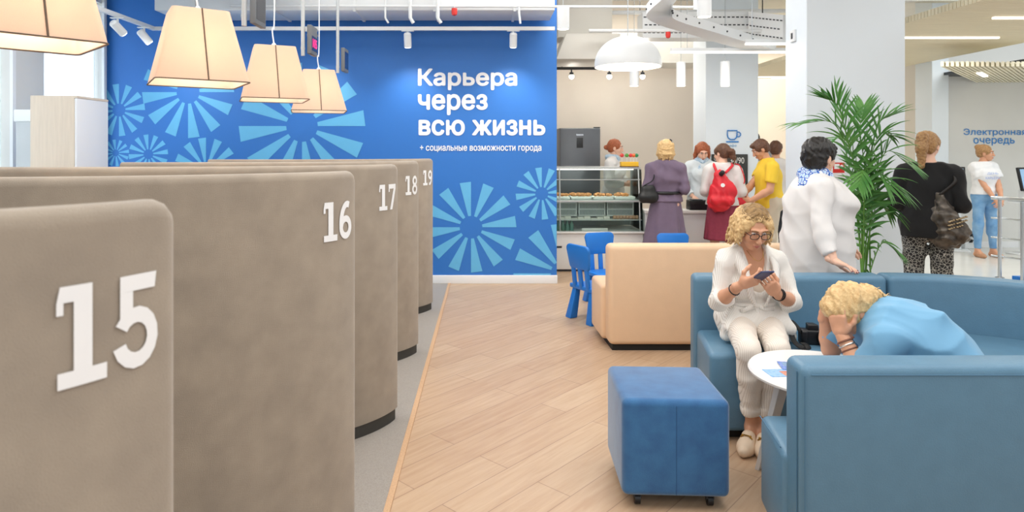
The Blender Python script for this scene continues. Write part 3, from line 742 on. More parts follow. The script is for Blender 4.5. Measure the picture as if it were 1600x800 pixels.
paper('leaflet', (1.355, 2.895), .04, .17, .095, ZT, 'blue leaflet with two portrait photos nearest the table edge', (SKYB, PINK, [(-.12, -.45, .1, .2), (.22, -.35, .44, .15)]))
paper('leaflet', (1.455, 2.97), -.2, .17, .11, ZT+.0036, 'pale blue leaflet partly covering the portrait leaflet', (DBL, GRYB, [(-.4, -.1, .1, .4), (.2, -.4, .4, .2)]))
paper('leaflet', (1.545, 2.90), .15, .2, .13, ZT+.0072, 'plain grey-blue leaflet on top by the armchair corner', (GRYB, SKYB, [(-.4, -.4, .3, .4)]))
paper('leaflet', (1.66, 3.05), .4, .15, .11, ZT, 'blue printed leaflet beside the elbow on the table', (SKYB, DBL, [(-.4, -.4, .0, .3), (.1, -.2, .4, .4)]))

# camera lying on the sofa
def photo_camera():
    c = Vector((1.862, 3.66, .475)); t = thing('camera', 'black photo camera with lens lying on the blue sofa seat', 'camera', c, -.12)
    MB().box((-.065, -.035, .0), (.065, .035, .085), .012).prism([(-.03, -.03), (.03, -.03), (.022, .03), (-.022, .03)], .08, .115, .006).box((-.065, -.045, .01), (-.035, -.03, .08), .006).build('body', BLACK, t)
    M = Matrix.Translation((.03, -.03, .045)) @ Matrix.Rotation(math.radians(62), 4, 'Z') @ Matrix.Rotation(PI/2, 4, 'X')
    MB().lathe([(.03, 0), (.034, .005), (.034, .03), (.038, .035), (.038, .075), (.036, .08), (.041, .085), (.041, .125), (.037, .127), (.035, .11), (.002, .108)], n=28, M=M).build('lens', mat('lens_black', '#1e1f22', .3, var=.05), t)
    pts = catmull([(-.06, -.02, .07), (-.11, -.03, .125), (-.135, -.06, .10), (-.12, -.10, .03), (-.08, -.13, .012), (-.05, -.09, .012), (-.07, -.05, .02)], 8)
    m = MB(); n = len(pts); rr = []
    for i, p in enumerate(pts):
        d = (pts[min(i+1, n-1)]-pts[max(0, i-1)]).normalized(); s_ = d.cross(Vector((.3, -.5, .6))).normalized()
        rr.append([m.bm.verts.new(p+s_*.018), m.bm.verts.new(p-s_*.018)])
    for A, B in zip(rr, rr[1:]): m.bm.faces.new([A[0], A[1], B[1], B[0]])
    o = m.build('strap', mat('strap_black', '#222222', .8), t)
    sm = o.modifiers.new('s', 'SOLIDIFY'); sm.thickness = .003
    a, b = pts[10], pts[17]
    MB().tube([a+Vector((.0, -.006, .004)), pts[13]+Vector((-.004, -.006, 0)), b+Vector((0, -.006, 0))], .006, 6).build('strap_stripe', mat('strap_stripe', '#d8c36a', .6, col2='#e9e4d6', vscale=30), t)
photo_camera()

# children's chairs and table
KID = mat('plastic_blue', '#1874cc', .38, var=.03)
def kid_chair(loc, rz, label):
    t = thing('child_chair', label, 'chair', loc, rz, 'blue plastic children chairs')
    # faces +X; seat .32
    MB().prism([(-.17, -.18), (.16, -.19), (.19, -.15), (.19, .15), (.16, .19), (-.17, .18)], .285, .325, .01, 2).build('seat', KID, t)
    for sx in (-1, 1):
        for sy in (-1, 1):
            m = MB(); q = []
            for z, cx, cy, h in ((0, .165*sx, .16*sy, .042), (.29, .125*sx, .125*sy, .028)):
                q.append([Vector((cx+a*h, cy+b*h, z)) for a, b in ((-1, -1), (1, -1), (1, 1), (-1, 1))])
            m.faces(q[0]+q[1], [(3, 2, 1, 0), (4, 5, 6, 7), (0, 1, 5, 4), (1, 2, 6, 5), (2, 3, 7, 6), (3, 0, 4, 7)]); m._bev(list(m.bm.faces), .008, 2)
            m.build('leg', KID, t)
    for y in (-.1, -.0, .1):
        M = Matrix.Translation((-.16, y, .3)) @ Matrix.Rotation(-.12, 4, 'Y')
        MB().box((-.012, -.024, 0), (.012, .024, .2), .006, M=M).build('back_slat', KID, t)
    M = Matrix.Translation((-.16, 0, .3)) @ Matrix.Rotation(-.12, 4, 'Y') @ Matrix.Translation((0, 0, .18)) @ Matrix.Rotation(PI/2, 4, 'Y') @ Matrix.Rotation(PI/2, 4, 'Z')
    pts = []
    for cx, cz, r, a0 in ((.12, .175, .05, 0), (-.12, .175, .05, 90), (-.115, .03, .03, 180), (.115, .03, .03, 270)):
        for i in range(6):
            a = math.radians(a0+i*18); pts.append((cx+r*math.cos(a), cz+r*math.sin(a)))
    M = Matrix.Translation((-.16, 0, .3)) @ Matrix.Rotation(-.12, 4, 'Y') @ Matrix.Translation((0, 0, .185)) @ Matrix(((0, 0, 1, -.014), (1, 0, 0, 0), (0, 1, 0, 0), (0, 0, 0, 1)))
    MB().prism(pts, 0, .03, .008, 2, M=M).build('backrest', KID, t)
kid_chair((1.03, 6.0, 0), math.radians(28), 'blue plastic child chair nearest the camera left of the peach sofa')
kid_chair((1.27, 6.62, 0), math.radians(-72), 'blue plastic child chair turned to the camera beyond the nearest one')
kid_chair((1.98, 6.55, 0), math.radians(-88), 'blue plastic child chair showing only its top edge above the peach sofa')
def kid_table():
    t = thing('child_table', 'low white children table mostly hidden by the peach sofa', 'table', (1.66, 6.06, 0))
    MB().prism([(-.36, -.25), (.36, -.25), (.38, -.23), (.38, .23), (.36, .25), (-.36, .25), (-.38, .23), (-.38, -.23)], .44, .48, .008, 2).build('tabletop', TOPW, t)
    for sx in (-1, 1):
        for sy in (-1, 1): MB().tube([(sx*.31, sy*.19, 0), (sx*.29, sy*.17, .44)], [.03, .022], 12).build('leg', TOPW, t)
kid_table()
# ------------------------------------------------------------------ people: one smooth surface grown around each skeleton
class Blob:
    """smooth union of tapered limbs and ellipsoids, turned into one closed surface"""
    def __init__(s): s.p = []
    def cone(s, a, b, ra, rb, k=.02, flat=None, clip=(), sub=False): s.p.append(('c', np.array(a, float), np.array(b, float), ra, rb, k, flat, clip, sub)); return s
    def chain(s, pts, rs, k=.015, **kw):
        for i in range(len(pts)-1): s.cone(pts[i], pts[i+1], rs[i], rs[i+1], k, **kw)
        return s
    def ell(s, c, r, R=None, k=.02, clip=(), sub=False): s.p.append(('e', np.array(c, float), np.array(r, float), None if R is None else np.array(R, float), None, k, None, clip, sub)); return s
    def grid(s, h, fold=None, cuts=()):
        lo = np.full(3, 1e9); hi = -lo
        for q in s.p:
            if q[8]: continue
            if q[0] == 'c': R_ = max(q[3], q[4]); a, b = np.minimum(q[1], q[2])-R_, np.maximum(q[1], q[2])+R_
            else: R_ = max(q[2]); a, b = q[1]-R_, q[1]+R_
            lo = np.minimum(lo, a); hi = np.maximum(hi, b)
        lo -= 4*h+.02; hi += 4*h+.02
        n = np.ceil((hi-lo)/h).astype(int)+1
        ax = [lo[i]+h*np.arange(n[i]) for i in range(3)]
        F = np.full(n, .2)
        for q in s.p:
            k = q[5]; mg = k+3*h
            if q[0] == 'c': R_ = max(q[3], q[4]); a, b = np.minimum(q[1], q[2])-R_-mg, np.maximum(q[1], q[2])+R_+mg
            else: R_ = max(q[2]); a, b = q[1]-R_-mg, q[1]+R_+mg
            i0 = np.clip(np.floor((a-lo)/h).astype(int), 0, n-1); i1 = np.clip(np.ceil((b-lo)/h).astype(int)+1, 1, n)
            if (i1 <= i0).any(): continue
            sl = tuple(slice(i0[j], i1[j]) for j in range(3))
            X, Y, Z = np.meshgrid(*(ax[j][sl[j]] for j in range(3)), indexing='ij'); Pn = np.stack([X, Y, Z], -1)
            if q[0] == 'c':
                pa = Pn-q[1]; ba = q[2]-q[1]
                if q[6] is not None:
                    u = np.array(q[6][0], float); f_ = q[6][1]-1; pa = pa+(pa@u)[..., None]*u*f_; ba = ba+ba.dot(u)*u*f_
                t = np.clip((pa@ba)/max(1e-9, ba.dot(ba)), 0, 1)
                d = np.linalg.norm(pa-t[..., None]*ba, axis=-1)-(q[3]+(q[4]-q[3])*t)
            else:
                v = Pn-q[1]
                if q[3] is not None: v = v@q[3]
                k0 = np.linalg.norm(v/q[2], axis=-1); k1 = np.linalg.norm(v/q[2]**2, axis=-1)+1e-9
                d = np.where(k0 < 1e-4, -min(q[2]), k0*(k0-1)/k1)
            for pt, nn in q[7]: d = np.maximum(d, (Pn-np.array(pt, float))@np.array(nn, float))
            G = F[sl]
            if q[8]:
                hh = np.clip(.5-.5*(G+d)/k, 0, 1); F[sl] = G*(1-hh)+(-d)*hh+k*hh*(1-hh)
            else:
                hh = np.clip(.5+.5*(G-d)/k, 0, 1); F[sl] = G*(1-hh)+d*hh-k*hh*(1-hh)
        X, Y, Z = np.meshgrid(*ax, indexing='ij')
        if fold:
            amp, fr, sd = fold; g = np.random.RandomState(sd)
            for i in range(5):
                dv = g.normal(size=3); dv[2] *= .55; dv /= np.linalg.norm(dv); f_ = fr*(.6+.9*g.rand())
                dw = g.normal(size=3); dw /= np.linalg.norm(dw)
                ph = f_*1.7*(X*dv[0]+Y*dv[1]+Z*dv[2])+g.rand()*6+1.9*np.sin(f_*.6*(X*dw[0]+Y*dw[1]+Z*dw[2])+i); F += amp/2.0*(np.abs(np.sin(ph*.5))*2-1.27)
        for pt, nn in cuts:
            F = np.maximum(F, (X-pt[0])*nn[0]+(Y-pt[1])*nn[1]+(Z-pt[2])*nn[2])
        return F, lo, h
    def mesh(s, h, fold=None, cuts=()):
        return surface_net(*s.grid(h, fold, cuts))

def join(parts):
    V = []; Fs = []; mi = []; n = 0
    for i, p in enumerate(parts):
        v, f = p[0], p[1]; V.append(v); Fs.append(f+n); n += len(v); mi += [p[2] if len(p) > 2 else 0]*len(f)
    return np.concatenate(V), np.concatenate(Fs), mi
def np_obj(name, V, F, m, parent=None, base=(0, 0, 0), mi=None, smooth=180, loc=None):
    me = bpy.data.meshes.new(name); me.from_pydata((V-np.array(base)).tolist(), [], F.tolist()); me.validate()
    finish(me, m, smooth)
    if mi is not None and any(mi):
        if len(me.polygons) == len(mi): me.polygons.foreach_set('material_index', mi)
    return put(name, me, parent, loc if loc is not None else (0, 0, 0))

def ik(a, c, la, lb, hint):
    d = c-a; L_ = min(d.length, (la+lb)*.999); u = d.normalized(); x = (la*la-lb*lb+L_*L_)/(2*L_); y = math.sqrt(max(0, la*la-x*x))
    hv = (hint-u*hint.dot(u)).normalized(); return a+u*x+hv*y
def rotz(v, a): return Matrix.Rotation(a, 3, 'Z') @ Vector(v)
def V3(*a): return Vector(a)

SKIN = mat('skin', '#e6b89f', .5, var=.03, vscale=30); SKIN2 = mat('skin_tan', '#d29b7b', .5, var=.03, vscale=30)
LIP = mat('lips', '#c07267', .4, var=.03); EYEW = mat('eye_white', '#efe9e4', .3); EYED = mat('eye_dark', '#3a2c26', .3); NAIL = mat('nails', '#7a2440', .3)
class Fig:
    def __init__(s, pos, yaw, H=1.70, w=1.0, depth=1.0, male=False):
        k = H/1.70; s.k = k; s.w = w; s.dp = depth; s.male = male; s.base = Vector(pos); R = Matrix.Rotation(yaw, 3, 'Z'); s.yaw = yaw
        s.L = lambda x, y, z: Vector(pos)+R @ Vector((x*k, y*k, z*k))
        s.f = R @ V3(0, 1, 0); s.r = R @ V3(1, 0, 0); s.pr = s.r.copy(); s.cr = s.r.copy()
        s.P = s.L(0, 0, .95); s.C = s.L(0, .0, 1.24); s.N = s.L(0, -.015, 1.43); s.sh = {}; s.el = {}; s.wr = {}; s.hip = {}; s.kn = {}; s.an = {}; s.toe = {}; s.hand = {}
        ws = w*(1.12 if male else 1)
        for sd, n in ((-1, 'L'), (1, 'R')):
            s.sh[n] = s.L(sd*.160*ws, -.012, 1.352); s.el[n] = s.L(sd*.215*ws, -.035, 1.10); s.wr[n] = s.L(sd*.225*ws, .04, .86)
            s.hip[n] = s.L(sd*.085*w, 0, .90); s.kn[n] = s.L(sd*.088*w, .015, .49); s.an[n] = s.L(sd*.085*w, -.03, .08); s.toe[n] = s.L(sd*.10*w, .13, .03)
            s.hand[n] = None
        s.set_head(s.L(0, .012, 1.582), yaw, 0, 0)
    def set_head(s, c, yaw, pitch=0, roll=0, scale=.97):
        s.Hc = Vector(c); R = Matrix.Rotation(yaw, 3, 'Z') @ Matrix.Rotation(-pitch, 3, 'X') @ Matrix.Rotation(roll, 3, 'Y'); s.HR = R; s.hs = s.k*scale
    def h(s, x, y, z): return s.Hc+s.HR @ Vector((x*s.hs, y*s.hs, z*s.hs))
    def arm_to(s, n, wrist, hint): s.wr[n] = Vector(wrist); s.el[n] = ik(s.sh[n], s.wr[n], .285*s.k, .255*s.k, Vector(hint))
    def leg_to(s, n, ankle, hint): s.an[n] = Vector(ankle); s.kn[n] = ik(s.hip[n], s.an[n], .42*s.k, .41*s.k, Vector(hint))
    def frame(s, right, up):
        up = up.normalized(); f = up.cross(right).normalized(); r = f.cross(up); return np.array([[r.x, f.x, up.x], [r.y, f.y, up.y], [r.z, f.z, up.z]])
    # ---- limbs and trunk, grown by `o` for clothing
    def torso(s, b, o=0, low=True, high=True, bust=True, k=.05):
        K, w, d = s.k, s.w, s.dp; u1 = s.C-s.P; u2 = s.N-s.C; Rp = s.frame(s.pr, u1); Rc = s.frame(s.cr, u2)
        A = lambda R, x, y, z: tuple(R @ np.array((x*K, y*K, z*K)))
        add = lambda p, t: np.array(p)+np.array(t)
        if low: b.ell(s.P, (.163*w*K+o, .112*d*K+o, .125*K+o), Rp, k); b.ell(add(s.P, A(Rp, 0, -.03*d, -.05)), (.15*w*K+o, .10*d*K+o, .09*K+o), Rp, k)
        b.ell(s.P.lerp(s.C, .5), ((.128 if not s.male else .145)*w*K+o, .093*d*K+o, .15*K+o), Rp, k)
        b.ell(s.C, ((.142 if not s.male else .16)*w*K+o, .105*d*K+o, .16*K+o), Rc, k)
        if high:
            for n in 'LR':
                un = Vector(Rc[:, 2]); i = s.sh[n].lerp(s.N, .16)-un*.012*K; b.cone(i, s.N-un*.002*K, .044*K+o, .050*K+o, .035); b.cone(i, s.N-un*.07*K, .048*K+o, .055*K+o, k)
        if bust and not s.male:
            for sx in (-1, 1): b.ell(add(s.C, A(Rc, sx*.068*w, .078*d, -.005)), (.062*w*K+o, .058*d*K+o, .062*K+o), Rc, .04)
        return b
    def arm(s, b, n, o=0, t0=0, t1=2, k=.02, clip=True, tail=None):
        K = s.k*(1.12 if s.male else 1)*(.6+.4*s.w); R_ = [.046*K+o, .036*K+o*.9, .0255*K+o*.8]
        S0, E, W = s.sh[n], s.el[n], s.wr[n]
        def at(t): return (S0.lerp(E, t), R_[0]+(R_[1]-R_[0])*t) if t <= 1 else (E.lerp(W, t-1), R_[1]+(R_[2]-R_[1])*(t-1))
        a, ra = at(t0); e, re = at(t1); cl = ()
        if t1 <= 1:
            if clip: cl = ((e-(e-a).normalized()*re*.2, (E-S0).normalized()),)
            b.cone(a, e, ra, re if tail is None else tail, k, clip=cl)
        else:
            if t0 < 1: b.cone(a, E, ra, R_[1], k)
            if clip and t1 < 2: cl = ((e, (W-E).normalized()),)
            st = E if t0 < 1 else a
            if t0 < 1.3 and t1 > 1.4:
                m, rm = E.lerp(W, .3), R_[1]*1.04; b.cone(st, m, R_[1] if t0 < 1 else ra, rm, k); st = m; rs = rm
            else: rs = R_[1] if t0 < 1 else ra
            b.cone(st, e, rs, re if tail is None else tail, k, clip=cl)
        return b
    def leg(s, b, n, o=0, t1=2, k=.03, tail=None, clip=True):
        K = s.k; R_ = [.082*K*(.5+.5*s.w)+o, .054*K+o, .035*K+o]; H_, Kn, A = s.hip[n], s.kn[n], s.an[n]
        b.cone(H_, Kn, R_[0], R_[1], k)
        e = Kn.lerp(A, t1-1); re = R_[1]+(R_[2]-R_[1])*(t1-1); cl = ((e, (A-Kn).normalized()),) if (clip and t1 < 2) else ()
        c = Kn.lerp(A, .28); fwd = (s.toe[n]-A); fwd.z = 0; fwd = fwd.normalized() if fwd.length > .01 else s.f
        if o < .012: b.cone(Kn-fwd*.008, c-fwd*.012, R_[1], R_[1]*1.0, k)
        b.cone(Kn, e, R_[1], re if tail is None else tail, k, clip=cl); return b
    def foot(s, b, n, o=0, k=.02, high=True):
        K = s.k; A, T = s.an[n], s.toe[n]; d = (T-A); d.z = 0; d.normalize(); up = V3(0, 0, 1); hl = A-d*.035*K; hl.z = T.z+.005
        b.cone(hl, T-d*.03, .031*K+o, .034*K+o, k); b.cone(T-d*.03, T+d*.012, .034*K+o, .022*K+o, k)
        if high: b.cone(A, A.lerp(T, .55)-up*.0, .032*K+o, .026*K+o, k); b.cone(A, hl, .033*K+o, .032*K+o, k)
        return b
    # ---- head
    def head_blob(s):
        b = Blob(); q = s.hs; R = np.array(s.HR); h = s.h
        b.ell(h(0, -.018, .032), (.074*q, .093*q, .088*q), R, .02); b.ell(h(0, .03, -.03), (.060*q, .062*q, .085*q), R, .03); b.ell(h(0, .062, -.095), (.027*q, .026*q, .022*q), R, .03)
        for sx in (-1, 1):
            b.ell(h(sx*.036, .062, -.03), (.026*q, .024*q, .028*q), R, .02); b.ell(h(sx*.03, .093, .016), (.018*q, .014*q, .013*q), R, .012, sub=True)
            b.ell(h(sx*.075, -.006, -.012), (.011*q, .021*q, .032*q), R, .008); b.cone(h(sx*.012, .086, .03), h(sx*.045, .078, .032), .009*q, .008*q, .012)
            b.ell(h(sx*.010, .106, -.036), (.010*q, .010*q, .008*q), R, .008)
        b.cone(h(0, .088, .018), h(0, .111, -.03), .009*q, .0125*q, .012)
        b.ell(h(0, .092, -.063), (.022*q, .011*q, .008*q), R, .008); b.ell(h(0, .089, -.075), (.019*q, .011*q, .008*q), R, .008)
        return b
    def make(s, label, skin=SKIN, hb=.012, hh=.006, hf=.0045, legs=True, extra=None, face=True, feet=True, brow='#6a4a36'):
        b = Blob(); s.torso(b, -.007, k=.05); top = s.h(0, -.012, -.05)
        b.cone(s.N-(s.N-s.C).normalized()*.03, top, .056*s.k, .05*s.k, .03)
        for n in 'LR':
            s.arm(b, n, 0, clip=False)
            s.leg(b, n, -.004)
            if feet: s.foot(b, n)
        pieces = [b.mesh(hb), s.head_blob().mesh(hh)]
        for n in 'LR':
            if s.hand[n]: pieces.append(s.hand_blob(n, **s.hand[n]).mesh(hf))
        V, F, _ = join(pieces)
        s.root = np_obj('person', V, F, skin, None, s.base, loc=s.base); tag(s.root, label, 'person')
        if face: s.face(brow)
        return s.root
    def part(s, name, V, F, m, mi=None, parent=None, smooth=180): return np_obj(name, V, F, m, parent or s.root, s.base, mi, smooth)
    def mb(s, m, name, mt, smooth=35, parent=None): return m.build(name, mt, parent or s.root, off=s.base, smooth=smooth)
    def face(s, brow):
        q = s.hs; M = s.HR.to_4x4()
        for sx in (-1, 1):
            e = MB().ball(s.h(sx*.030, .0795, .012), (.0125*q, .011*q, .0075*q), M); e.mark(1); e.ball(s.h(sx*.030, .0885, .0115), (.0058*q, .004*q, .0058*q), M)
            s.mb(e, 'eye', [EYEW, EYED], 180)
            s.mb(MB().tube([s.h(sx*.013, .0955, .031), s.h(sx*.03, .0955, .0365), s.h(sx*.048, .084, .031)], [.003*q, .0036*q, .002*q], 6), 'eyebrow', mat('brow_'+brow[1:], brow, .8))
        m = MB().tube([s.h(-.022, .092, -.067), s.h(-.008, .1025, -.064), s.h(.008, .1025, -.064), s.h(.022, .092, -.067)], [.002*q, .0045*q, .0045*q, .002*q], 8)
        m.tube([s.h(-.020, .091, -.069), s.h(0, .1005, -.074), s.h(.020, .091, -.069)], [.002*q, .005*q, .002*q], 8); s.mb(m, 'mouth', LIP, 180)
    def hand_blob(s, n, d, nrm, curl=.5, spread=.12, thumb=.5, sc=None, pts=None, curls=None):
        b = Blob(); sc = (sc or .93)*s.k*(1.08 if s.male else 1); W = s.wr[n]; d = Vector(d).normalized(); nv = Vector(nrm); nv = (nv-d*nv.dot(d)).normalized(); t = d.cross(nv) if n == 'R' else nv.cross(d)
        pt = lambda x, y, z: W+(t*x+d*y+nv*z)*sc
        b.cone(W-d*.03, pt(0, .015, 0), .025*sc, .026*sc, .015)
        for x in (-.030, -.010, .010, .030): b.cone(pt(x*.72, .02, .0), pt(x, .088-abs(x+.002)*.15, .0), .0155*sc, .0120*sc, .016)
        b.cone(pt(.03, .03, .012), pt(.012, .05, .014), .017*sc, .013*sc, .015); b.cone(pt(-.025, .03, .01), pt(-.022, .06, .008), .014*sc, .012*sc, .015)
        s.tips = []
        for i, (x, L_, r) in enumerate(((.031, .074, .0088), (.0105, .083, .0092), (-.0105, .077, .0088), (-.0305, .060, .0078))):
            p = pt(x, .086-abs(x)*.15, .0); ang = (spread*(x/.03)); c = (curls[i] if curls else curl)*(1+.08*i)
            ax = d*math.cos(ang)+t*math.sin(ang); a = 0; segs = (.46, .30, .24)
            for j, f_ in enumerate(segs):
                a += c*(.75 if j == 0 else 1.0); dv = ax*math.cos(a)+nv*math.sin(a); p2 = p+dv*L_*f_*sc
                b.cone(p, p2, r*(1-.08*j)*sc, r*(1-.08*(j+1))*sc, .004); p = p2
            s.tips.append((p, dv, -ax*math.sin(a)+nv*math.cos(a)))
        p = pt(.026, .028, .012); a0 = t*.75+d*.6+nv*(.35+thumb*.4); a1 = t*(.45-.5*thumb)+d*.85+nv*(.15+.5*thumb)
        p2 = p+a0.normalized()*.042*sc; p3 = p2+a1.normalized()*.034*sc; p4 = p3+(a1+nv*.25*thumb-t*.2*thumb).normalized()*.026*sc
        b.chain([p, p2, p3, p4], [.0145*sc, .0115*sc, .0105*sc, .0085*sc], .008); return b
    # ---- clothing
    def top(s, m, sleeve=1.2, o=.014, hem=.02, name='shirt', neck=.0, fold=(.004, 26, 1), h=.011, cuff=None, bust=True, flare=.0, armo=None, neck_drop=None, loose=0, lf=1.25):
        b = Blob(); s.torso(b, o, low=True, bust=bust); up = (s.C-s.P).normalized(); un = (s.N-s.C).normalized()
        if hem > 0: b.cone(s.P, s.P-up*hem, .12*s.w*s.k+o, .12*s.w*s.k+o+flare, .05, flat=(s.frame(s.pr, up)[:, 1], 1.25/s.dp))
        if hem > 0: b.cone(s.P+s.pr*.05, s.P-s.pr*.05, .10*s.w*s.k+o, .10*s.w*s.k+o, .05)
        if loose: b.cone(s.C-up*.02, s.P-up*hem, loose, loose+flare, .06, flat=(s.frame(s.pr, up)[:, 1], lf))
        for n in 'LR': s.arm(b, n, (armo or o), 0, sleeve, .03, tail=cuff)
        nd = neck_drop or un; cuts = [(s.N+un*(neck+.022), un), (s.P-up*(hem if hem else .0), -up)]
        b.ell(s.N+un*.045+s.f*.012, (.054*s.k, .060*s.k, .05*s.k), s.frame(s.cr, un), .01, sub=True)
        V, F = b.mesh(h, fold, cuts); return s.part(name, V, F, m)
    def trousers(s, m, t1=1.9, o=.012, tail=None, name='trousers', fold=(.0035, 24, 3), h=.012, rise=.10):
        b = Blob(); K = s.k; up = (s.C-s.P).normalized(); Rp = s.frame(s.pr, up)
        b.ell(s.P, (.163*s.w*K+o, .112*s.dp*K+o, .125*K+o), Rp, .04); b.ell(s.P-Vector(Rp[:, 1])*.03*s.dp*K-up*.05*K, (.15*s.w*K+o, .10*s.dp*K+o, .09*K+o), Rp, .04)
        for n in 'LR': s.leg(b, n, o, t1, .03, tail)
        V, F = b.mesh(h, fold, [(s.P+up*rise*K, up)]); return s.part(name, V, F, m)
    def shoes(s, m, o=.006, name='shoe', high=False):
        for n in 'LR':
            b = Blob(); s.foot(b, n, o, high=high); zt = s.an[n].z+(.0 if not high else .03)
            V, F = b.mesh(.006, None, [((0, 0, s.base.z+.002), (0, 0, -1))]+([((0, 0, s.toe[n].z+.045), (0, 0, 1))] if not high else [])); s.part(name, V, F, m)
    def skirt(s, m, z0, z1, r0, r1, name='skirt', folds=9, amp=.012, n=72, rings=22, depth=.78, c1=None, power=1.0):
        V = []; F = []; c0 = s.P.copy(); c0.z = z0; c1 = Vector(c1) if c1 else Vector((s.P.x, s.P.y, z1)); g = random.Random(int(s.P.x*99)); ph = [g.random()*6 for _ in range(4)]
        for i in range(rings+1):
            t = i/rings; c = c0.lerp(c1, t); R_ = r0+(r1-r0)*t**power
            for k in range(n):
                a = 2*PI*k/n; q = R_+amp*t*(math.sin(folds*a+ph[0]+.6*math.sin(2*a+t*2))+.5*math.sin((folds*1.7//1)*a+ph[1]))
                v = c+s.r*(q*math.cos(a))+s.f*(q*depth*math.sin(a)); V.append(v)
        for i in range(rings):
            for k in range(n): F.append((i*n+k, i*n+(k+1) % n, (i+1)*n+(k+1) % n, (i+1)*n+k))
        me = bpy.data.meshes.new(name); me.from_pydata([tuple(v-s.base) for v in V], [], F); finish(me, m, 180)
        o = put(name, me, s.root); sm = o.modifiers.new('thickness', 'SOLIDIFY'); sm.thickness = .004; return o
    def hair(s, m, kind='short', h=.006, vol=1.0, extra=None, name='hair', fold=(.0025, 120, 5)):
        b = Blob(); q = s.hs; R = np.array(s.HR); H_ = s.h
        b.ell(H_(0, -.024, .040), (.083*q*vol, .100*q*vol, .092*q*vol), R, .02); b.ell(H_(0, -.052, -.005), (.078*q*vol, .068*q*vol, .085*q*vol), R, .03)
        for sx in (-1, 1): b.ell(H_(sx*.06, .015, .03), (.026*q, .055*q, .05*q), R, .02)
        if extra: extra(b)
        b.ell(H_(0, .098, -.045), (.066*q, .074*q, .100*q), R, .015, sub=True)
        if kind in ('short', 'tied'):
            for sx in (-1, 1): b.ell(H_(sx*.085, .0, -.03), (.022*q, .030*q, .042*q), R, .01, sub=True)
            b.ell(H_(0, -.02, -.12), (.09*q, .13*q, .05*q), R, .012, sub=True)
        V, F = b.mesh(h, fold); return s.part(name, V, F, m)
    def scarf(s, m, o=.03, drop=.07, name='scarf'):
        b = Blob(); un = (s.N-s.C).normalized(); c = s.N+un*.025; Rc = s.frame(s.cr, un); f = Vector(Rc[:, 1]); r = Vector(Rc[:, 0]); K = s.k
        for i in range(16):
            a, a2 = 2*PI*i/16, 2*PI*(i+1)/16; p = [c+r*(.070*K*math.cos(x))+f*(.068*K*math.sin(x))-un*(.018*max(0, math.sin(x))) for x in (a, a2)]; b.cone(p[0], p[1], o, o, .015)
        for sx in (-1, 1): b.cone(c+f*.075+r*sx*.02-un*.03, c+f*.095+r*sx*.045-un*(.04+drop), .022, .03, .02, flat=(f, 1.8))
        b.ell(c+f*.095-un*.045, (.025, .02, .022), Rc, .01)
        V, F = b.mesh(.007, (.004, 70, 4)); return s.part(name, V, F, m)
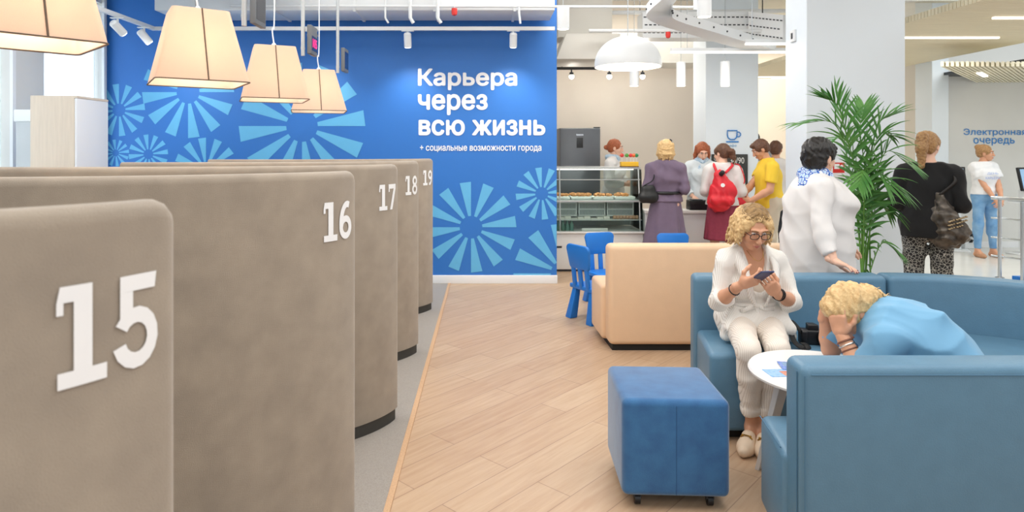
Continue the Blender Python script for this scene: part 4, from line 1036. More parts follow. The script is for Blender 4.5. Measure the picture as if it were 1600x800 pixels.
# ------------------------------------------------------------------ café: display case, counter, fridge
STEEL = mat('steel_pale', '#cfd4d4', .3, metal=.6, var=.02)
GLASS = clear_glass('glass_case', '#f3f9f7')
def display_case():
    x0, x1, y0, y1 = .72, 2.05, 8.30, 9.0; o = (1.4, 8.65, 0); t = thing('display_case', 'glass pastry display case with white base beside the blue wall', 'display case', o)
    MB().box((x0, y0+.03, .03), (x1, y1, .52), .008).box((x0-.005, y0, .50), (x1+.01, y1, .525), .005).build('base', mat('enamel_white', '#e8e7e4', .35, var=.01), t, off=o)
    m = MB().box((x0+.02, y0+.06, 0), (x1-.02, y1-.03, .03)); m.build('plinth', DARK, t, off=o)
    m = MB()
    for x in (.92, 1.06): m.box((x, y0+.026, .31), (x+.07, y0+.031, .335))
    m.build('vent_slot', DARK, t, off=o, smooth=0)
    m = MB()
    for x in (x0, .97, x1-.02): m.box((x, y1-.03, .52), (x+.02, y1-.01, 1.355))
    for x in (.97, x1-.04):
        m.tube([(x, y0+.03, .52), (x, y0+.08, .98), (x, y0+.14, 1.35)], .009, 8)
    m.box((x0, y0+.12, 1.335), (x1-.01, y1, 1.358)).box((x0, y0+.05, .905), (x1-.01, y1-.02, .925)).tube([(x0, y0+.11, 1.195), (x1-.02, y0+.11, 1.195)], .007, 6).build('frame', STEEL, t, off=o)
    MB().prism([(y0+.02, .53), (y0+.026, .53), (y0+.086, .98), (y0+.136, 1.33), (y0+.13, 1.33), (y0+.08, .98)], x0, x1, M=Matrix(((0, 0, 1, 0), (1, 0, 0, 0), (0, 1, 0, 0), (0, 0, 0, 1)))).build('front_glass', GLASS, t, off=o, smooth=0)
    MB().prism([(y0+.03, .53), (y1, .53), (y1, 1.33), (y0+.14, 1.33), (y0+.09, .98)], x1-.008, x1-.002, M=Matrix(((0, 0, 1, 0), (1, 0, 0, 0), (0, 1, 0, 0), (0, 0, 0, 1)))).build('side_glass', GLASS, t, off=o, smooth=0)
    MB().box((x0, y0+.16, 1.19), (x1-.01, y1-.05, 1.198)).build('glass_shelf', GLASS, t, off=o, smooth=0)
    MB().box((x0, y0+.06, .665), (x1-.01, y1-.05, .675)).build('lower_shelf', mat('shelf_white', '#e8ebe8', .4), t, off=o, smooth=0)
    MB().box((x0, y1-.012, .53), (x1-.01, y1-.004, .92)).build('back_panel', mat('panel_greygreen', '#b9c4bf', .4, var=.03), t, off=o, smooth=0)
    MB().box((x0+.1, y0+.15, 1.322), (x1-.1, y0+.18, 1.334)).build('case_lamp', LED, t, off=o)
    l = bpy.data.lights.new('case_lamp', 'AREA'); l.shape = 'RECTANGLE'; l.size, l.size_y = 1.1, .03; l.energy = 5; l.color = (1, .97, .92); q = bpy.data.objects.new('case_light', l); COL.objects.link(q); q.location = (1.4, 8.46, 1.318); q.rotation_euler = (.35, 0, 0)
    for x in (.86, 1.24, 1.62):
        m = MB().box((x, 8.56, .70), (x+.36, 8.57, .895)); w = .345; k = MB()
        m.box((x, 8.57, .70), (x+.36, 8.82, .71)); m.mark(1)
        for r in range(2):
            for i in range(17): m.box((x+.02+i*.0192, 8.556, .72+r*.085), (x+.031+i*.0192, 8.561, .785+r*.085))
        bt = tag(m.build('basket', [mat('basket_white', '#eef0ef', .4), mat('basket_gap', '#8d9896', .6)], None, smooth=0), ['white slotted basket in the display case nearest the blue wall', 'white slotted basket in the middle of the display case', 'white slotted basket in the display case nearest the counter'][int((x-.8)/.38)], 'basket', 'white slotted baskets')
display_case()
def pastries():
    g = random.Random(4); TR = mat('tray_white', '#f1f0ec', .35); B1 = mat('pastry_brown', '#b9713e', .6, col2='#dba266', vscale=30, bump=.3, bscale=80)
    for i, x in enumerate((.98, 1.27, 1.56, 1.85)):
        m = MB().prism([(-.13, -.1), (.13, -.1), (.13, .1), (-.13, .1)], 0, .04, .01, 2, top=[(-.14, -.115), (.14, -.115), (.14, .115), (-.14, .115)]); tag(m.build('tray', TR, None, loc=(x, 8.60, .926)), ['white pastry tray at the blue wall end of the case', 'white pastry tray second from the blue wall', 'white pastry tray third from the blue wall', 'white pastry tray at the counter end of the case'][i], 'tray', 'pastry trays')
    b = Blob(); b.cone((-.028, 0, .018), (.028, 0, .018), .016, .016, .01); b.ell((0, 0, .022), (.03, .024, .022), None, .01); V, F = b.mesh(.005, (.003, 150, 1)); me = None
    for i in range(40):
        x = .88+(i % 20)*.053+g.uniform(-.008, .008); tx = min((.98, 1.27, 1.56, 1.85), key=lambda q: abs(q-x)); x = max(tx-.10, min(tx+.10, x)); y = 8.555+.07*(i//20)
        if me is None: o = np_obj('pastry', V, F, B1); me = o.data
        else: o = put('pastry', me)
        o.location = (x, y, .968); o.rotation_euler = (0, 0, g.uniform(0, 3)); o.scale = (g.uniform(.8, 1.1),)*3; tag(o, 'small golden brown pastry on the trays in the display case', 'pastry', 'pastries on the trays')
    me = None
    GB = mat('bottle_green', '#79a99a', .15, trans=.4); 
    for i in range(10):
        if me is None:
            o = MB().lathe([(.024, 0), (.026, .005), (.026, .075), (.012, .098), (.011, .12), (.013, .122), (.013, .13), (.002, .131)], n=14).build('bottle', GB); me = o.data
        else: o = put('bottle', me)
        o.location = (.90+.058*(i % 5), 8.42+.07*(i//5), .5255); tag(o, 'small green bottle on the bottom shelf of the display case', 'bottle', 'green bottles in the case')
    me = None
    for i in range(8):
        if me is None: o = np_obj('sausage_roll', V*1.05, F, mat('roll_pink', '#cf9a7e', .6, col2='#e6c4a0', vscale=40)); me = o.data
        else: o = put('sausage_roll', me)
        o.location = (1.70+.042*i, 8.44, .678); o.rotation_euler = (0, 0, 1.4+g.uniform(-.2, .2)); tag(o, 'pinkish roll on the lower shelf at the counter end', 'roll', 'rolls on the lower shelf')
    tag(MB().box((1.26, 8.40, .526), (1.60, 8.62, .534), .003).box((1.26, 8.40, .534), (1.60, 8.41, .56)).build('bottom_tray', TR), 'flat white tray at the bottom of the display case', 'tray')
    m = MB()
    for i in range(9): m.box((.87+.085*i, 8.40, .676), (.95+.085*i, 8.5, .69+.012*(i % 3)), .004)
    tag(m.build('sandwich_wraps', mat('wrap_white', '#eeeadf', .5, var=.05)), 'row of pale wrapped sandwiches on the lower shelf', 'sandwiches', kind='stuff')
    c = P(983, 262, 8.5); c.z = 1.359
    t = thing('lollipop_stand', 'yellow lollipop stand on top of the display case', 'stand', c)
    MB().box((-.115, -.05, 0), (.115, .05, .07), .004).build('box', mat('card_yellow', '#eab92f', .5, var=.03), t); MB().box((-.118, -.053, 0), (.118, .053, .012)).build('box_base', mat('card_brown', '#5d3a2c', .6), t)
    for i, (x, c_, lb) in enumerate(((-.115+.02, '#d8433f', 'red lollipop at the end toward the person behind the case'), (-.03, '#5da04a', 'light green lollipop in the yellow stand'), (.02, '#d8433f', 'red lollipop in the middle of the yellow stand'), (.06, '#e0703a', 'orange lollipop in the yellow stand'), (.10, '#2f8a5a', 'dark green lollipop at the counter end of the stand'))):
        l = thing('lollipop', lb, 'lollipop', c+V3(x, .0, .07), group='lollipops'); MB().tube([(0, 0, -.05), (0, 0, .07)], .003, 6).build('stick', LETTER, l); MB().ball((0, 0, .085), (.026, .012, .026)).build('candy', mat('candy_'+c_[1:], c_, .25), l)
pastries()
def counter():
    o = (2.7, 8.46, 0); t = thing('counter', 'long white café counter beside the display case', 'counter', o)
    MB().box((2.08, 8.33, .05), (3.34, 8.60, .76), .004).build('body', WHITE, t, off=o); MB().box((2.07, 8.29, .76), (3.36, 8.62, .80), .006).build('worktop', TOPW, t, off=o); MB().box((2.1, 8.37, 0), (3.32, 8.58, .05)).build('plinth', DARK, t, off=o)
    c = P(1090, 330, 8.42); c.z = .801; t = thing('cash_drawer', 'black cash drawer on the white counter', 'cash drawer', c)
    MB().box((-.125, -.08, 0), (.125, .09, .125), .008).build('body', BLACK, t); MB().box((-.115, -.083, .015), (.115, -.079, .07)).build('drawer', mat('drawer_black', '#202126', .3), t); MB().box((-.09, -.06, .125), (.05, .06, .137), .004).build('keypad', DARK, t)
counter()
def fridge():
    x0, x1, y0, y1 = 1.16, 1.79, 10.0, 10.62; o = (1.475, 10.3, 0); t = thing('fridge', 'dark grey fridge standing against the cream café wall', 'fridge', o); FM = mat('fridge_grey', '#62666b', .35, metal=.5, var=.03)
    MB().box((x0, y0+.05, .04), (x1, y1, 1.93), .008).build('body', FM, t, off=o); MB().box((x0, y0, .06), (x1, y0+.045, 1.925), .012).build('door', FM, t, off=o)
    MB().box((1.42, y0-.004, 1.62), (1.52, y0, 1.78), .003).box((1.435, y0-.006, 1.68), (1.455, y0-.003, 1.74)).build('dispenser', mat('fridge_panel', '#2c2e31', .3), t, off=o); MB().box((1.415, y0-.004, 1.81), (1.525, y0, 1.835)).build('name_plate', CHROME, t, off=o); MB().box((x1-.1, y0+.01, 1.93), (x1, y0+.06, 1.945)).build('hinge', DARK, t, off=o)
    MB().box((x0+.02, y0+.1, 0), (x1-.02, y1-.02, .04)).build('foot', BLACK, t, off=o)
fridge()
def chalkboard():
    Y = 8.985; a, b = P(1112, 308, Y), P(1168, 241, Y); c = (a+b)/2; t = thing('chalkboard', 'dark chalkboard with white chalk writing on the café column', 'chalkboard', c); w, h = (b.x-a.x)/2, (b.z-a.z)/2
    MB().box((-w, -.012, -h), (w, .014, h), .003).build('board', mat('slate', '#3b3d3c', .8, var=.06, vscale=12), t)
    text_on('chalk_text', '30/90', .0, h-.13, .20, .085, -.0125, mat('chalk', '#dcdcd8', .9), .008, t)
    m = MB(); m.tube([(-w+.03, -.014, h-.06), (-w+.045, -.014, h-.10), (-w+.06, -.014, h-.055)], .005, 5); m.build('chalk_mark', MATS['chalk'], t)
chalkboard()

# ------------------------------------------------------------------ right-hand side: column fittings, kiosks, railing
def fire_sign():
    Y = 6.297; c = P(1310, 264, Y); t = thing('fire_sign', 'white plate with red fire alarm sign on the big column', 'sign', c); k = Y/1000
    MB().box((-11*k, -.004, -16*k), (11*k, .002, 14*k), .002).build('plate', WHITE, t)
    MB().box((-9*k, -.006, -6*k), (9*k, -.003, 10*k)).build('red_field', RED, t, smooth=0)
    MB().box((-7*k, -.0075, 0), (1*k, -.0055, 8*k)).lathe([(.001, 0), (2.6*k, 0), (2.6*k, .0015), (.001, .0016)], n=20, M=Matrix.Translation((4.6*k, -.0058, 4*k)) @ Matrix.Rotation(PI/2, 4, 'X'), cap=False).build('pictogram', LETTER, t, smooth=0)
    c = V3(3.154, 6.55, 1.58+.18*6.5); t = thing('wall_switch', 'small grey sensor on the side of the big column near the ceiling', 'sensor', c); MB().box((-.02, -.05, -.06), (.002, .05, .06), .004).build('housing', WMETAL, t); MB().box((-.026, -.015, -.03), (-.02, .015, .03), .002).build('lens', DARK, t)
fire_sign()
def kiosk(c, rz, label):
    t = thing('kiosk', label, 'kiosk', c, rz, 'self-service kiosks'); M = Matrix.Translation((0, 0, 1.14)) @ Matrix.Rotation(-.2, 4, 'X')
    MB().box((-.2, -.16, 0), (.2, .16, .02), .004).build('foot_plate', WMETAL, t); MB().prism([(-.09, -.05), (.09, -.05), (.09, .05), (-.09, .05)], .02, .98, .01, 2).build('pedestal', WMETAL, t)
    MB().box((-.15, -.02, -.18), (.15, .02, .18), .01, M=M).build('bezel', BLACK, t); MB().box((-.125, -.022, -.15), (.125, -.0195, .15), M=M).build('screen', mat('kiosk_screen', '#8fb6d8', .2, emit=.25), t, smooth=0); MB().box((-.06, .0, .96), (.06, .05, 1.06)).build('neck', WMETAL, t)
kiosk((7.37, 10.08, .004), -.5, 'white pedestal kiosk with black screen partly behind the black sweater')
kiosk((8.19, 9.7, .004), .3, 'white pedestal kiosk cut off by the picture edge')
c = P(1513, 386, 10.30); t = thing('power_box', 'white power box with black plugs standing by the pale wall', 'socket box', (c.x, 10.30, .004)); MB().box((-.09, -.05, 0), (.09, .07, .31), .01).build('box', WMETAL, t); m = MB().box((-.02, -.07, .20), (.03, -.05, .25), .006).box((-.03, -.07, .10), (.02, -.05, .15), .006).tube([(0, -.075, .22), (.03, -.1, .16), (-.0, -.075, .12)], .008, 6); m.build('plug', BLACK, t)
def railing():
    o = (6.4, 7.9, 0); t = thing('railing', 'brushed metal railing with several bars at the right picture edge', 'railing', o)
    path = [(6.36, 7.92), (6.44, 7.68), (6.62, 7.1), (6.75, 6.5)]
    for i, (x, y) in enumerate(path): MB().tube([(x, y, .004), (x, y, .96 if i else .99)], .021, 14).lathe([(.05, .004), (.05, .012), (.022, .02)], c=(x, y, 0), n=20).build('post', CHROME, t, off=o)
    for z, r in ((.99, .024), (.74, .012), (.5, .012), (.27, .012)):
        MB().tube([(6.30, 7.98, z)]+[(x, y, z) for x, y in path], r, 12).build('rail', CHROME, t, off=o)
    MB().tube(catmull([(6.40, 7.84, .96), (6.48, 7.66, .93), (6.5, 7.6, .8), (6.52, 7.55, .55)], 6), .02, 10).build('handrail', WMETAL, t, off=o)
    tag(MB().prism([(6.43, 7.82), (6.6, 7.82), (6.95, 6.4), (6.78, 6.4)], .004, .05).build('ramp_edge', KID), 'blue ramp edge at the foot of the metal railing', 'ramp')
railing()
# ------------------------------------------------------------------ palm
LEAF = mat('palm_green', '#3a7833', .42, col2='#679c4c', vscale=7, transl=.15); STEM = mat('palm_stem', '#5f8f3e', .5, var=.08, vscale=9)
def palm():
    base = V3(3.05, 5.15, 0); t = thing('potted_palm', 'tall green palm with arching fronds standing before the big column', 'plant', base); g = random.Random(12)
    MB().lathe([(.13, 0), (.15, .01), (.19, .36), (.2, .38), (.185, .385), (.175, .33), (.002, .32)], n=32).build('pot', mat('pot_white', '#e2e2df', .4), t)
    # tip dx, dy, tip z, apex control dx, z, leaf length, leaf droop
    spec = [(-.34, -.05, 2.00, -.22, 1.90, .27, .2), (-.48, .1, 1.80, -.2, 1.78, .30, .5), (-.16, .12, 2.08, -.12, 1.75, .26, .1), (-.42, -.15, 1.62, -.2, 1.66, .28, .5), (.05, .1, 1.93, .0, 1.72, .28, .2), (.18, -.05, 1.86, .08, 1.76, .28, .3), (.25, .05, 1.70, .12, 1.68, .28, .5),
            (.20, -.22, 1.48, .08, 1.56, .28, .4), (-.20, -.26, 1.32, -.1, 1.42, .26, .4), (.22, -.1, 1.25, .1, 1.33, .24, .6), (.24, .05, 1.08, .12, 1.15, .22, .7), (.06, -.2, 1.30, .02, 1.4, .26, .4), (.20, -.1, .78, .1, .84, .16, .9)]
    for dx, dy, tz, ax, az, LL, droop in spec:
        r0 = V3(g.uniform(-.05, .05), g.uniform(-.05, .05), .32); a = V3(ax*.35+r0.x, dy*.25, az*.72); b = V3(ax, dy*.6, az); e = V3(dx, dy, tz)
        pts = catmull([r0, r0.lerp(a, .5)+V3(.0, 0, .03), a, b, e], 10); n = len(pts)
        fr_ = MB().tube(pts, [.0085*(1-.8*i/(n-1)) for i in range(n)], 6).build('frond', STEM, t)
        m = MB(); i0 = int(n*.45)
        if az < .9: i0 = int(n*.3)
        cnt = 14
        for q in range(cnt):
            f_ = q/(cnt-1); j = i0+f_*(n-1-i0); i = min(int(j), n-2); p = pts[i].lerp(pts[i+1], j-i); tg = (pts[i+1]-pts[i]).normalized(); up = V3(0, 0, 1); sd = tg.cross(up)
            sd = sd.normalized() if sd.length > .05 else V3(0, 1, 0); nu = sd.cross(tg).normalized()
            L_ = 1.15*LL*(1.0-.25*abs(f_-.35)-.35*f_**4)*g.uniform(.9, 1.1)
            for sg in (-1, 1):
                dr = (tg*(.55+.75*f_)+sd*sg*(.85-.25*f_)+nu*.30).normalized(); w = .0125*g.uniform(.85, 1.1); prev = None; K = 6; rows = []
                for k in range(K+1):
                    s_ = k/K; c = p+dr*L_*s_-V3(0, 0, 1)*L_*droop*.75*s_*s_+nu*.0; ww = w*(math.sin(PI*min(1, .12+.88*s_)**.8)+.05) if k < K else .0008
                    wd = dr.cross(nu).normalized(); rows.append([m.bm.verts.new(c+wd*ww-nu*ww*.35), m.bm.verts.new(c+nu*ww*.25), m.bm.verts.new(c-wd*ww-nu*ww*.35)])
                for A, B in zip(rows, rows[1:]):
                    for k in range(2): m.bm.faces.new([A[k], A[k+1], B[k+1], B[k]])
        m.build('leaflets', LEAF, fr_, smooth=180)
palm()
# ------------------------------------------------------------------ the people
def striped(name, c1, c2, freq, axis=0):
    m = mat(name, c1, .75, var=.01, sheen=.1); nt = m.node_tree; N = nt.nodes; L = nt.links
    tc = N.new('ShaderNodeTexCoord'); sp = N.new('ShaderNodeSeparateXYZ'); L.new(tc.outputs['Object'], sp.inputs[0])
    a = N.new('ShaderNodeMath'); a.operation = 'MULTIPLY'; a.inputs[1].default_value = freq; L.new(sp.outputs[axis], a.inputs[0])
    fr = N.new('ShaderNodeMath'); fr.operation = 'FRACT'; L.new(a.outputs[0], fr.inputs[0])
    lt = N.new('ShaderNodeMath'); lt.operation = 'LESS_THAN'; lt.inputs[1].default_value = .26; L.new(fr.outputs[0], lt.inputs[0])
    mx = N.new('ShaderNodeMix'); mx.data_type = 'RGBA'; mx.inputs[6].default_value = (*lin(c1), 1); mx.inputs[7].default_value = (*lin(c2), 1)
    L.new(lt.outputs[0], mx.inputs[0]); L.new(mx.outputs[2], N['Principled BSDF'].inputs['Base Color']); return m
def patterned(name, c1, c2, c3, scale, th=(.06, .12)):
    m = mat(name, c1, .7, var=.01); nt = m.node_tree; N = nt.nodes; L = nt.links
    tc = N.new('ShaderNodeTexCoord'); v = N.new('ShaderNodeTexVoronoi'); v.feature = 'DISTANCE_TO_EDGE'; v.inputs['Scale'].default_value = scale; L.new(tc.outputs['Object'], v.inputs[0])
    r = N.new('ShaderNodeValToRGB'); e = r.color_ramp; e.interpolation = 'CONSTANT'; e.elements[0].color = (*lin(c2), 1); e.elements[1].position = th[0]; e.elements[1].color = (*lin(c1), 1)
    x = e.elements.new(th[1]); x.color = (*lin(c3), 1); x = e.elements.new(th[1]*1.8); x.color = (*lin(c1), 1)
    L.new(v.outputs['Distance'], r.inputs[0]); L.new(r.outputs[0], N['Principled BSDF'].inputs['Base Color']); return m
SHIRTW = mat('shirt_white', '#dedbd9', .75, var=.015, sheen=.1)
SCARF = patterned('scarf_print', '#eef1f6', '#2b66c0', '#8fc0e6', 34, (.10, .2))
SCARF2 = patterned('scarf_pale', '#e2ebf1', '#6a9cc4', '#b5d2e4', 60, (.08, .2))
HBLACK = mat('hair_black', '#0c0a08', .4, col2='#1a1512', vscale=60, bump=.3, bscale=150)
HBROWN = mat('hair_brown', '#4a2d1e', .5, col2='#6b452e', vscale=60, bump=.3, bscale=150)
HRED = mat('hair_red', '#8e4526', .5, col2='#b5653a', vscale=60, bump=.3, bscale=150)
HBLOND = mat('hair_blond', '#c79f6a', .5, col2='#e6c690', vscale=70, bump=.4, bscale=170)
HLIGHT = mat('hair_light_brown', '#8a643f', .5, col2='#b58d5c', vscale=60, bump=.3, bscale=150)
HROOT = mat('hair_roots', '#6e5334', .5, col2='#a5824f', vscale=50, bump=.3, bscale=150)
BLKFAB = mat('knit_black', '#111113', .9, var=.1, sheen=.1)
SHOEB = mat('shoe_beige', '#e3cbb0', .45, var=.03); SHOED = mat('shoe_dark', '#2b2725', .5)

# 1 seated person with phone
def seated():
    f = Fig((1.5, 3.60, 0), PI, 1.68, .97)
    f.P = V3(1.56, 3.79, .59); f.C = V3(1.55, 3.765, .83); f.N = V3(1.54, 3.715, 1.005); f.sh = {'R': V3(1.393, 3.725, .935), 'L': V3(1.700, 3.725, .935)}
    f.el = {'R': V3(1.338, 3.68, .71), 'L': V3(1.752, 3.665, .715)}; f.wr = {'R': V3(1.392, 3.495, .845), 'L': V3(1.588, 3.50, .80)}
    f.hip = {'R': V3(1.475, 3.75, .565), 'L': V3(1.645, 3.75, .565)}; f.kn = {'R': V3(1.372, 3.345, .535), 'L': V3(1.528, 3.34, .535)}
    f.an = {'R': V3(1.43, 3.44, .095), 'L': V3(1.485, 3.42, .095)}; f.toe = {'R': V3(1.335, 3.305, .030), 'L': V3(1.418, 3.262, .030)}
    f.set_head(V3(1.513, 3.625, 1.142), PI+.03, .46, -.03, .96)
    f.hand = {'R': dict(d=(.80, -.42, .42), nrm=(.15, .75, .62), curls=(.42, .46, .5, .55), thumb=.8, spread=.06), 'L': dict(d=(-.62, -.42, .66), nrm=(-.2, .8, .5), curls=(.5, .52, .55, .6), thumb=.8, spread=.06)}
    f.make('person in a white pinstriped suit and glasses looking down at a phone on the sofa', SKIN2, .009, .0036, .003, brow='#7a5a3a')
    SUIT = striped('suit_pinstripe', '#f1eee8', '#d3ccc3', 125); INNER = mat('top_beige', '#e2d4c3', .8, var=.02)
    # inner top
    b = Blob(); f.torso(b, .004, low=True, high=False); un = (f.N-f.C).normalized()
    V, F = b.mesh(.009, (.002, 30, 3), [(f.C+un*.055, un)]); f.part('camisole', V, F, INNER)
    # jacket: open V at the chest, rolled sleeves, flared skirt
    b = Blob(); f.torso(b, .017); up = (f.C-f.P).normalized()
    b.ell(f.P-V3(0, .02, -.0), (.205, .165, .12), None, .05)
    for n, sx in (('R', -1), ('L', 1)):
        f.arm(b, n, .013, 0, 1.20, .025, tail=.052); e = f.el[n].lerp(f.wr[n], .17); d = (f.wr[n]-f.el[n]).normalized()
        b.cone(e-d*.01, e+d*.022, .054, .053, .006, clip=((e+d*.024, d),))
        b.cone(f.P+V3(sx*.06, -.06, -.0), f.P+V3(sx*.15, -.15, -.02), .10, .052, .05, flat=((0, 0, 1), 1.2)); b.cone(f.P+V3(sx*.12, -.12, -.0), f.P+V3(sx*.185, -.12, -.075), .06, .03, .04)
    # opening between the lapels
    b.cone(f.N+V3(0, -.06, .03), f.C+V3(0, -.13, -.02), .066, .038, .01, sub=True); b.cone(f.C+V3(0, -.15, -.04), f.P+V3(-.01, -.18, .10), .04, .018, .01, sub=True); b.ell(f.N+V3(0, -.005, .03), (.056, .056, .06), None, .01, sub=True)
    V, F = b.mesh(.0065, (.006, 30, 8), [(f.N+un*.03, un), ((0, 0, .485), (0, 0, -1))]); f.part('jacket', V, F, SUIT)
    # lapels
    for sx in (-1, 1):
        edge = catmull([f.N+V3(sx*.055, .05, .022), f.N+V3(sx*.067, .0, .018), f.N+V3(sx*.072, -.052, -.025), f.C+V3(sx*.07, -.142, .085), f.C+V3(sx*.058, -.178, .0), f.C+V3(sx*.032, -.152, -.10), f.P+V3(sx*.014, -.158, .105)], 6)
        m = MB(); rr = []; n_ = len(edge)
        for i, p in enumerate(edge):
            t = i/(n_-1); wd = .012+.048*math.sin(PI*min(1, t*1.15))**1.2 if t < .87 else .014
            o = V3(sx*1, .55, .05).normalized(); rr.append([m.bm.verts.new(p+V3(0, -.006, 0)), m.bm.verts.new(p+o*wd*.5+V3(0, -.012, 0)), m.bm.verts.new(p+o*wd)])
        for A, B in zip(rr, rr[1:]):
            for k in range(2): m.bm.faces.new([A[k], A[k+1], B[k+1], B[k]])
        o_ = f.mb(m, 'lapel', SUIT, 180); sm = o_.modifiers.new('t', 'SOLIDIFY'); sm.thickness = .012; sm.offset = .3
    # belt with tie
    m = MB(); W_ = f.P.lerp(f.C, .42); m.tube([W_+V3(.150*math.cos(a), -.112*math.sin(a)-.008, .0) for a in [i*2*PI/28 for i in range(28)]], .014, 8, closed=True)
    q = W_+V3(-.015, -.128, 0); m.ball(q, (.022, .014, .018)).tube([q, q+V3(.01, -.015, -.05), q+V3(.012, -.02, -.10)], [.012, .015, .013], 8).tube([q, q+V3(.05, -.012, -.012), q+V3(.10, .0, -.015)], [.01, .013, .012], 8).tube([q, q+V3(-.05, -.012, -.01), q+V3(-.085, .004, -.03)], [.01, .014, .012], 8); f.mb(m, 'belt', SUIT, 180)
    # trousers with turn-ups
    parts = []
    for n, sx in (('R', -1), ('L', 1)):
        b = Blob(); H_, Kn, A = f.hip[n], f.kn[n], f.an[n]; b.ell(f.P+V3(sx*.06, 0, -.02), (.115, .135, .11), None, .04); b.cone(H_+V3(0, -.02, .0), Kn, .086, .060, .03); e = Kn.lerp(A, .80); c = Kn.lerp(A, .35)
        b.cone(Kn, c, .060, .062, .02); b.cone(c, e, .060, .050, .02, clip=((e, (A-Kn).normalized()),)); b.cone(Kn.lerp(A, .73), e, .0565, .0545, .004, clip=((e, (A-Kn).normalized()), (Kn.lerp(A, .715), (Kn-A).normalized())))
        parts.append(b.mesh(.0075, (.003, 34, 21)))
    V, F, _ = join(parts); f.part('trousers', V, F, striped('trouser_pinstripe', '#ece3d8', '#d3c7ba', 125))
    for n in 'RL':     # loafers
        A, T = f.an[n], f.toe[n]; d = T-A; d.z = 0; d.normalize(); s_ = V3(-d.y, d.x, 0); b = Blob(); hl = A-d*.03; hl.z = .034
        b.cone(hl, T-d*.035, .036, .042, .02); b.cone(T-d*.035, T+d*.020, .042, .027, .02); b.cone(A.lerp(T, .45), T-d*.02+V3(0, 0, .004), .036, .034, .02)
        b.cone(A+V3(0, 0, .03), A.lerp(T, .22)+V3(0, 0, .022), .030, .022, .008, sub=True)
        V, F = b.mesh(.005, None, [((0, 0, .003), (0, 0, -1))]); sh = f.part('shoe', V, F, SHOEB)
        c = A.lerp(T, .72); c.z = .090; M = Matrix(((s_.x, d.x, 0, 0), (s_.y, d.y, 0, 0), (0, 0, 1, 0), (0, 0, 0, 1)))
        m = MB().tube([c-s_*.03-V3(0, 0, .012), c-s_*.012+V3(0, 0, .002), c+s_*.012+V3(0, 0, .002), c+s_*.03-V3(0, 0, .012)], .0035, 8); m.ball(c-s_*.02, .006).ball(c+s_*.02, .006)
        m.build('shoe_buckle', mat('brass', '#b8904a', .3, metal=1), sh, off=f.base)
    # hair: darker roots, loose light curls
    def cap(b):
        for sx in (-1, 1): b.ell(f.h(sx*.072, -.02, -.02), (.035, .06, .075), np.array(f.HR), .03)
    b = Blob(); R = np.array(f.HR); b.ell(f.h(0, -.024, .042), (.084, .098, .094), R, .02); b.ell(f.h(0, -.055, -.01), (.085, .065, .085), R, .03)
    for sx in (-1, 1): b.ell(f.h(sx*.066, .012, .035), (.03, .06, .055), R, .02)
    b.ell(f.h(0, .108, -.012), (.060, .078, .098), R, .015, sub=True); parts = [(*b.mesh(.006, (.004, 90, 2)), 0)]
    g = random.Random(5); cb = Blob()
    def surf(az, z, out):      # point on the skull at azimuth az (0 = back), height z
        k = math.sqrt(max(.03, 1-((z-.036)/.098)**2)) if z > .036 else 1.0
        return Vector((math.sin(az)*.083*k*out, -.022-math.cos(az)*.100*k*out, z))
    for i in range(190):
        sg = g.choice((-1, 1)); az = g.uniform(.0, 2.12) if i % 3 else g.uniform(1.5, 2.2); l = .135+.05*g.random(); n_ = 9; ph = g.random()*6; cr = .007+.013*g.random(); z0 = .128-.05*g.random(); pts = []
        for j in range(n_):
            t = j/(n_-1); z = z0-(z0+.095+.02*g.random()-.035*(az > 1.7))*t**1.15*(l/.16); a_ = sg*(az*(.55+.45*min(1, t*2))) ; o_ = 1.05+.42*max(0, t-.2)*(1-.35*t)+.16*(g.random()-.5)*t
            p = surf(a_, z, o_); w_ = min(1, t*1.6); p += Vector((cr*math.cos(ph+t*8)*w_, cr*math.sin(ph+t*8)*w_, .5*cr*math.sin(ph*2+t*9)*w_)); pts.append(f.h(*p))
        r0 = .0062+.003*g.random(); cb.chain(pts, [r0*(.9+.25*math.sin(PI*j/(n_-1))-.45*(j/(n_-1))**3) for j in range(n_)], .0035)
    for i in range(34):       # front locks swept aside from the parting
        sg = -1 if i % 5 < 2 else 1; q_ = g.random(); pts = []; n_ = 7
        for j in range(n_):
            t = j/(n_-1); az = PI-(.15+(1.15+.35*q_)*t); z = .127-.010*q_-(.055+.07*q_)*t**1.8
            p = surf(sg*az, z, 1.05+.12*t*q_+.04*math.sin(3*t+q_*6)); pts.append(f.h(*p))
        cb.chain(pts, [.0062, .007, .0068, .0064, .006, .005, .0035], .003)
    V1, F1 = cb.mesh(.004, (.0012, 200, 3)); parts.append((V1, F1, 1)); V, F, mi = join(parts); HRi = np.array(f.HR).T; lz = ((V-np.array(f.Hc))@HRi.T)[:, 2][F].mean(1); rs = np.random.RandomState(1); mi = [0 if z > .072+.035*q_ else 1 for z, q_ in zip(lz, rs.rand(len(lz)))]
    f.part('hair', V, F, [HROOT, HBLOND], mi)
    # glasses
    m = MB(); gm = mat('glasses_dark', '#2a1d1f', .3)
    for sx in (-1, 1):
        pts = [f.h(sx*(.033+.026*math.copysign(abs(math.cos(a))**.75, math.cos(a))), .106, .006+.019*math.copysign(abs(math.sin(a))**.75, math.sin(a))) for a in [i*2*PI/22 for i in range(22)]]
        m.tube(pts, .0022, 8, closed=True); m.tube([f.h(sx*.059, .104, .012), f.h(sx*.073, .085, .014), f.h(sx*.080, .0, .008)], .002, 6)
    m.tube([f.h(-.008, .107, .010), f.h(0, .109, .013), f.h(.008, .107, .010)], .002, 6); f.mb(m, 'glasses', gm)
